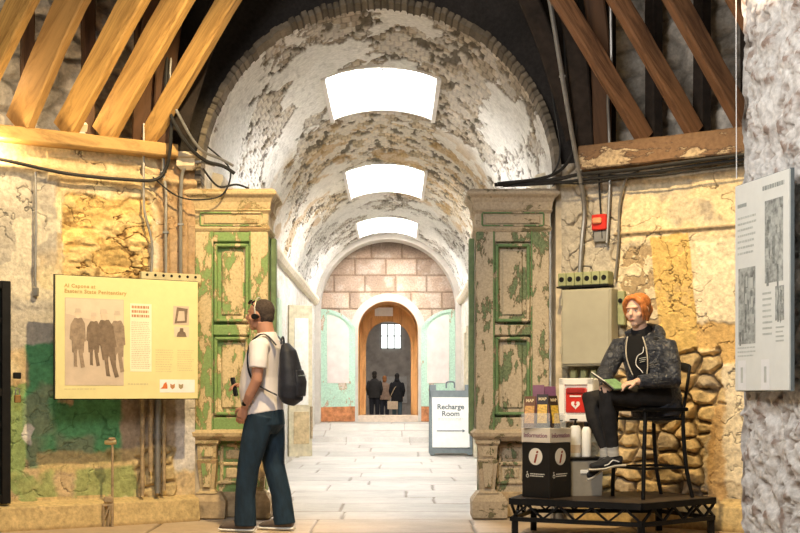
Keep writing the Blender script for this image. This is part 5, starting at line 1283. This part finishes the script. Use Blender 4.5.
# ---- three visitors far down, seen from behind
def visitor(x, y, h, label, coat, trouser, hair, hood=0, skirted=0):
    s = h/1.75; t = thing('person', label, 'person', (x, y, .13), PI*0)
    f = lambda *p: tuple(v*s for v in p)
    b = MB(); head(b, f(0, .02, 1.63), (0, 1, 0), s=s)
    b.tube([f(0, 0, 1.42), f(0, 0, 1.55)], .055*s, 12)
    b.tube([f(0, 0, .88), f(0, 0, 1.1), f(0, 0, 1.35), f(0, 0, 1.45)], [(.15*s, .1*s), (.13*s, .1*s), (.17*s, .1*s), (.07*s, .06*s)], 16, ref=(1, 0, 0))
    for q in (-1, 1):
        b.tube([f(q*.18, 0, 1.38), f(q*.23, -.02, 1.12), f(q*.20, .08, .88)], [.05*s, .042*s, .03*s], 10); hand(b, f(q*.20, .08, .88), (0, .2, -1), (-q, 0, 0), q, .4, s)
        b.tube([f(q*.09, 0, .9), f(q*.10, 0, .48), f(q*.10, -.01, .07)], [.08*s, .055*s, .036*s], 12)
        b.tube([f(q*.10, -.05, .03), f(q*.10, .06, .035), f(q*.10, .16, .02)], [(.03*s, .025*s), (.036*s, .03*s), (.03*s, .016*s)], 10)
    b.blob('body', M_skin2, t, .009, 2)
    b = MB(); b.tube([f(0, 0, .72 if skirted else .82), f(0, 0, 1.0), f(0, 0, 1.25), f(0, 0, 1.40), f(0, 0, 1.50)], [(.22*s, .17*s), (.20*s, .16*s), (.21*s, .15*s), (.18*s, .12*s), (.08*s, .08*s)], 18, ref=(1, 0, 0))
    for q in (-1, 1): b.tube([f(q*.16, 0, 1.40), f(q*.19, 0, 1.36), f(q*.245, -.02, 1.12), f(q*.21, .08, .92)], [.06*s, .07*s, .06*s, .045*s], 12)
    if hood: b.ell(f(0, -.05, 1.50), (.10*s, .09*s, .07*s))
    b.blob('coat', M('visitor_coat', coat, .85, var=.2), t, .011, 3)
    b = MB()
    for q in (-1, 1): b.tube([f(q*.085, 0, .88), f(q*.10, 0, .48), f(q*.10, -.01, .06)], [.11*s, .08*s, .07*s], 14)
    b.blob('trousers', M('visitor_trousers', trouser, .85), t, .011, 2)
    b = MB(); b.ell(f(0, -.01, 1.665), (.088*s, .10*s, .10*s)); b.ell(f(0, -.05, 1.58), (.08*s, .06*s, .10*s)); b.blob('hair', M('visitor_hair', hair, .8), t, .009, 1)
    for q in (-1, 1):
        b = MB(); b.tube([f(q*.10, -.06, .035), f(q*.10, .06, .045), f(q*.10, .17, .03)], [(.034*s, .03*s), (.044*s, .04*s), (.034*s, .02*s)], 10, ref=(1, 0, 0)); b.blob('shoe', M_black, t, .009, 1)
    return t
visitor(-.56, 41.5, 1.74, 'far visitor in dark clothes at the left behind the doorway', (.03, .027, .025), (.02, .02, .025), (.02, .015, .01))
visitor(-.22, 42.5, 1.60, 'far visitor with reddish hair between two people in dark coats', (.30, .20, .14), (.03, .03, .04), (.30, .12, .04))
visitor(.22, 41.0, 1.66, 'far visitor in a hooded black coat with a pale bag', (.012, .012, .014), (.08, .12, .14), (.015, .012, .01), 1, 1)
t = thing('shoulder_bag', 'pale tan bag hanging behind the far visitor in the black coat', 'bag', (.07, 40.76, .55))
MB().box((0, 0, .15), (.36, .10, .27), bev=.02, seg=2).done('bag_body', M('pale_tan', (.66, .50, .34), .7), t)
MB().tube(smooth_path([(-.15, .0, .28), (-.05, .02, .5), (.12, .12, .8), (.26, .2, .74)], 4), .012, 6).done('strap', M_rust, t)
# ================================================================== light
W = bpy.data.worlds.new('world'); bpy.context.scene.world = W; W.use_nodes = True
bg = W.node_tree.nodes['Background']; bg.inputs['Color'].default_value = (1, .90, .78, 1); bg.inputs['Strength'].default_value = .09
def aim(o, p): o.rotation_euler = (Vector(p)-o.location).to_track_quat('-Z', 'Y').to_euler()
def spot(name, loc, at, energy, col, angle=70, blend=.6, r=.08):
    l = bpy.data.lights.new(name, 'SPOT'); l.energy = energy; l.color = col; l.spot_size = math.radians(angle); l.spot_blend = blend
    l.shadow_soft_size = r; o = bpy.data.objects.new(name, l); C.objects.link(o); o.location = loc; aim(o, at); return o
def area(name, loc, at, energy, col, sx, sy):
    l = bpy.data.lights.new(name, 'AREA'); l.energy = energy; l.color = col; l.shape = 'RECTANGLE'; l.size = sx; l.size_y = sy
    o = bpy.data.objects.new(name, l); C.objects.link(o); o.location = loc; aim(o, at); return o
WARM = (1, .74, .38); WARM2 = (1, .80, .50)
spot('left_wall_lamp', (-.17, 7.25, 5.0), (-2.15, 9.75, 1.1), 1250, WARM, 62, .5, .05)
spot('right_wall_lamp', (.95, 7.0, 5.0), (2.35, 9.6, 1.2), 1150, WARM, 48, .9, .06)
spot('rafter_uplight', (-3.3, 8.4, 2.3), (-1.9, 9.2, 4.0), 45, WARM, 110)
p = bpy.data.lights.new('left_bulb', 'POINT'); p.energy = 14; p.color = WARM; p.shadow_soft_size = .05
po = bpy.data.objects.new('left_bulb', p); C.objects.link(po); po.location = (-2.90, 9.15, 2.94)
for i, (u, z) in enumerate(((.55, 3.35), (-.1, 3.5), (1.15, 3.4))):  # first is the work lamp's light, the others are fill added behind the rafters
    p = bpy.data.lights.new('lamp_and_rafter_fill', 'POINT'); p.energy = 5; p.color = (1, .82, .55); p.shadow_soft_size = .06
    po = bpy.data.objects.new('lamp_and_rafter_fill', p); C.objects.link(po); po.location = (-2.93+.859*u+.513*.06, 9.33+.513*u-.859*.06, z)
spot('right_uplight', (2.3, 6.5, 3.4), (1.9, 9.5, 4.1), 38, (1, .7, .45), 60)
spot('right_pillar_fill', (.4, 5.2, 3.6), (1.15, 10.2, 1.7), 70, (1, .82, .58), 26, .8)  # fill light added to brighten the right pillar's face
spot('left_pillar_fill', (-.2, 5.4, 3.8), (-1.3, 10.2, 1.6), 55, WARM, 22, .8)  # added fill for the left pillar, no fixture of its own
area('rotunda_daylight', (-1.5, 3.0, 4.9), (.6, 9, .8), 85, (1, .93, .82), 2.5, 2.5)
area('near_wall_daylight', (-.8, 4.0, 4.0), (2.5, 6.4, 1.6), 190, (1, .97, .94), 1.5, 1.5)
area('back_room_light', (0, 38, 4.4), (0, 38, 0), 260, (1, .95, .9), 2, 8)
spot('doorway_lamp', (0, 24.6, 3.5), (0, 26.6, 2.2), 20, WARM2, 80)
sc = bpy.context.scene
sc.view_settings.view_transform = 'Standard'; sc.view_settings.look = 'None'; sc.view_settings.gamma = 1
sc.view_settings.use_curve_mapping = False; sc.view_settings.exposure = 0
sc.cycles.max_bounces = 8; sc.cycles.diffuse_bounces = 4; sc.cycles.sample_clamp_indirect = 8
sc.cycles.use_denoising = True
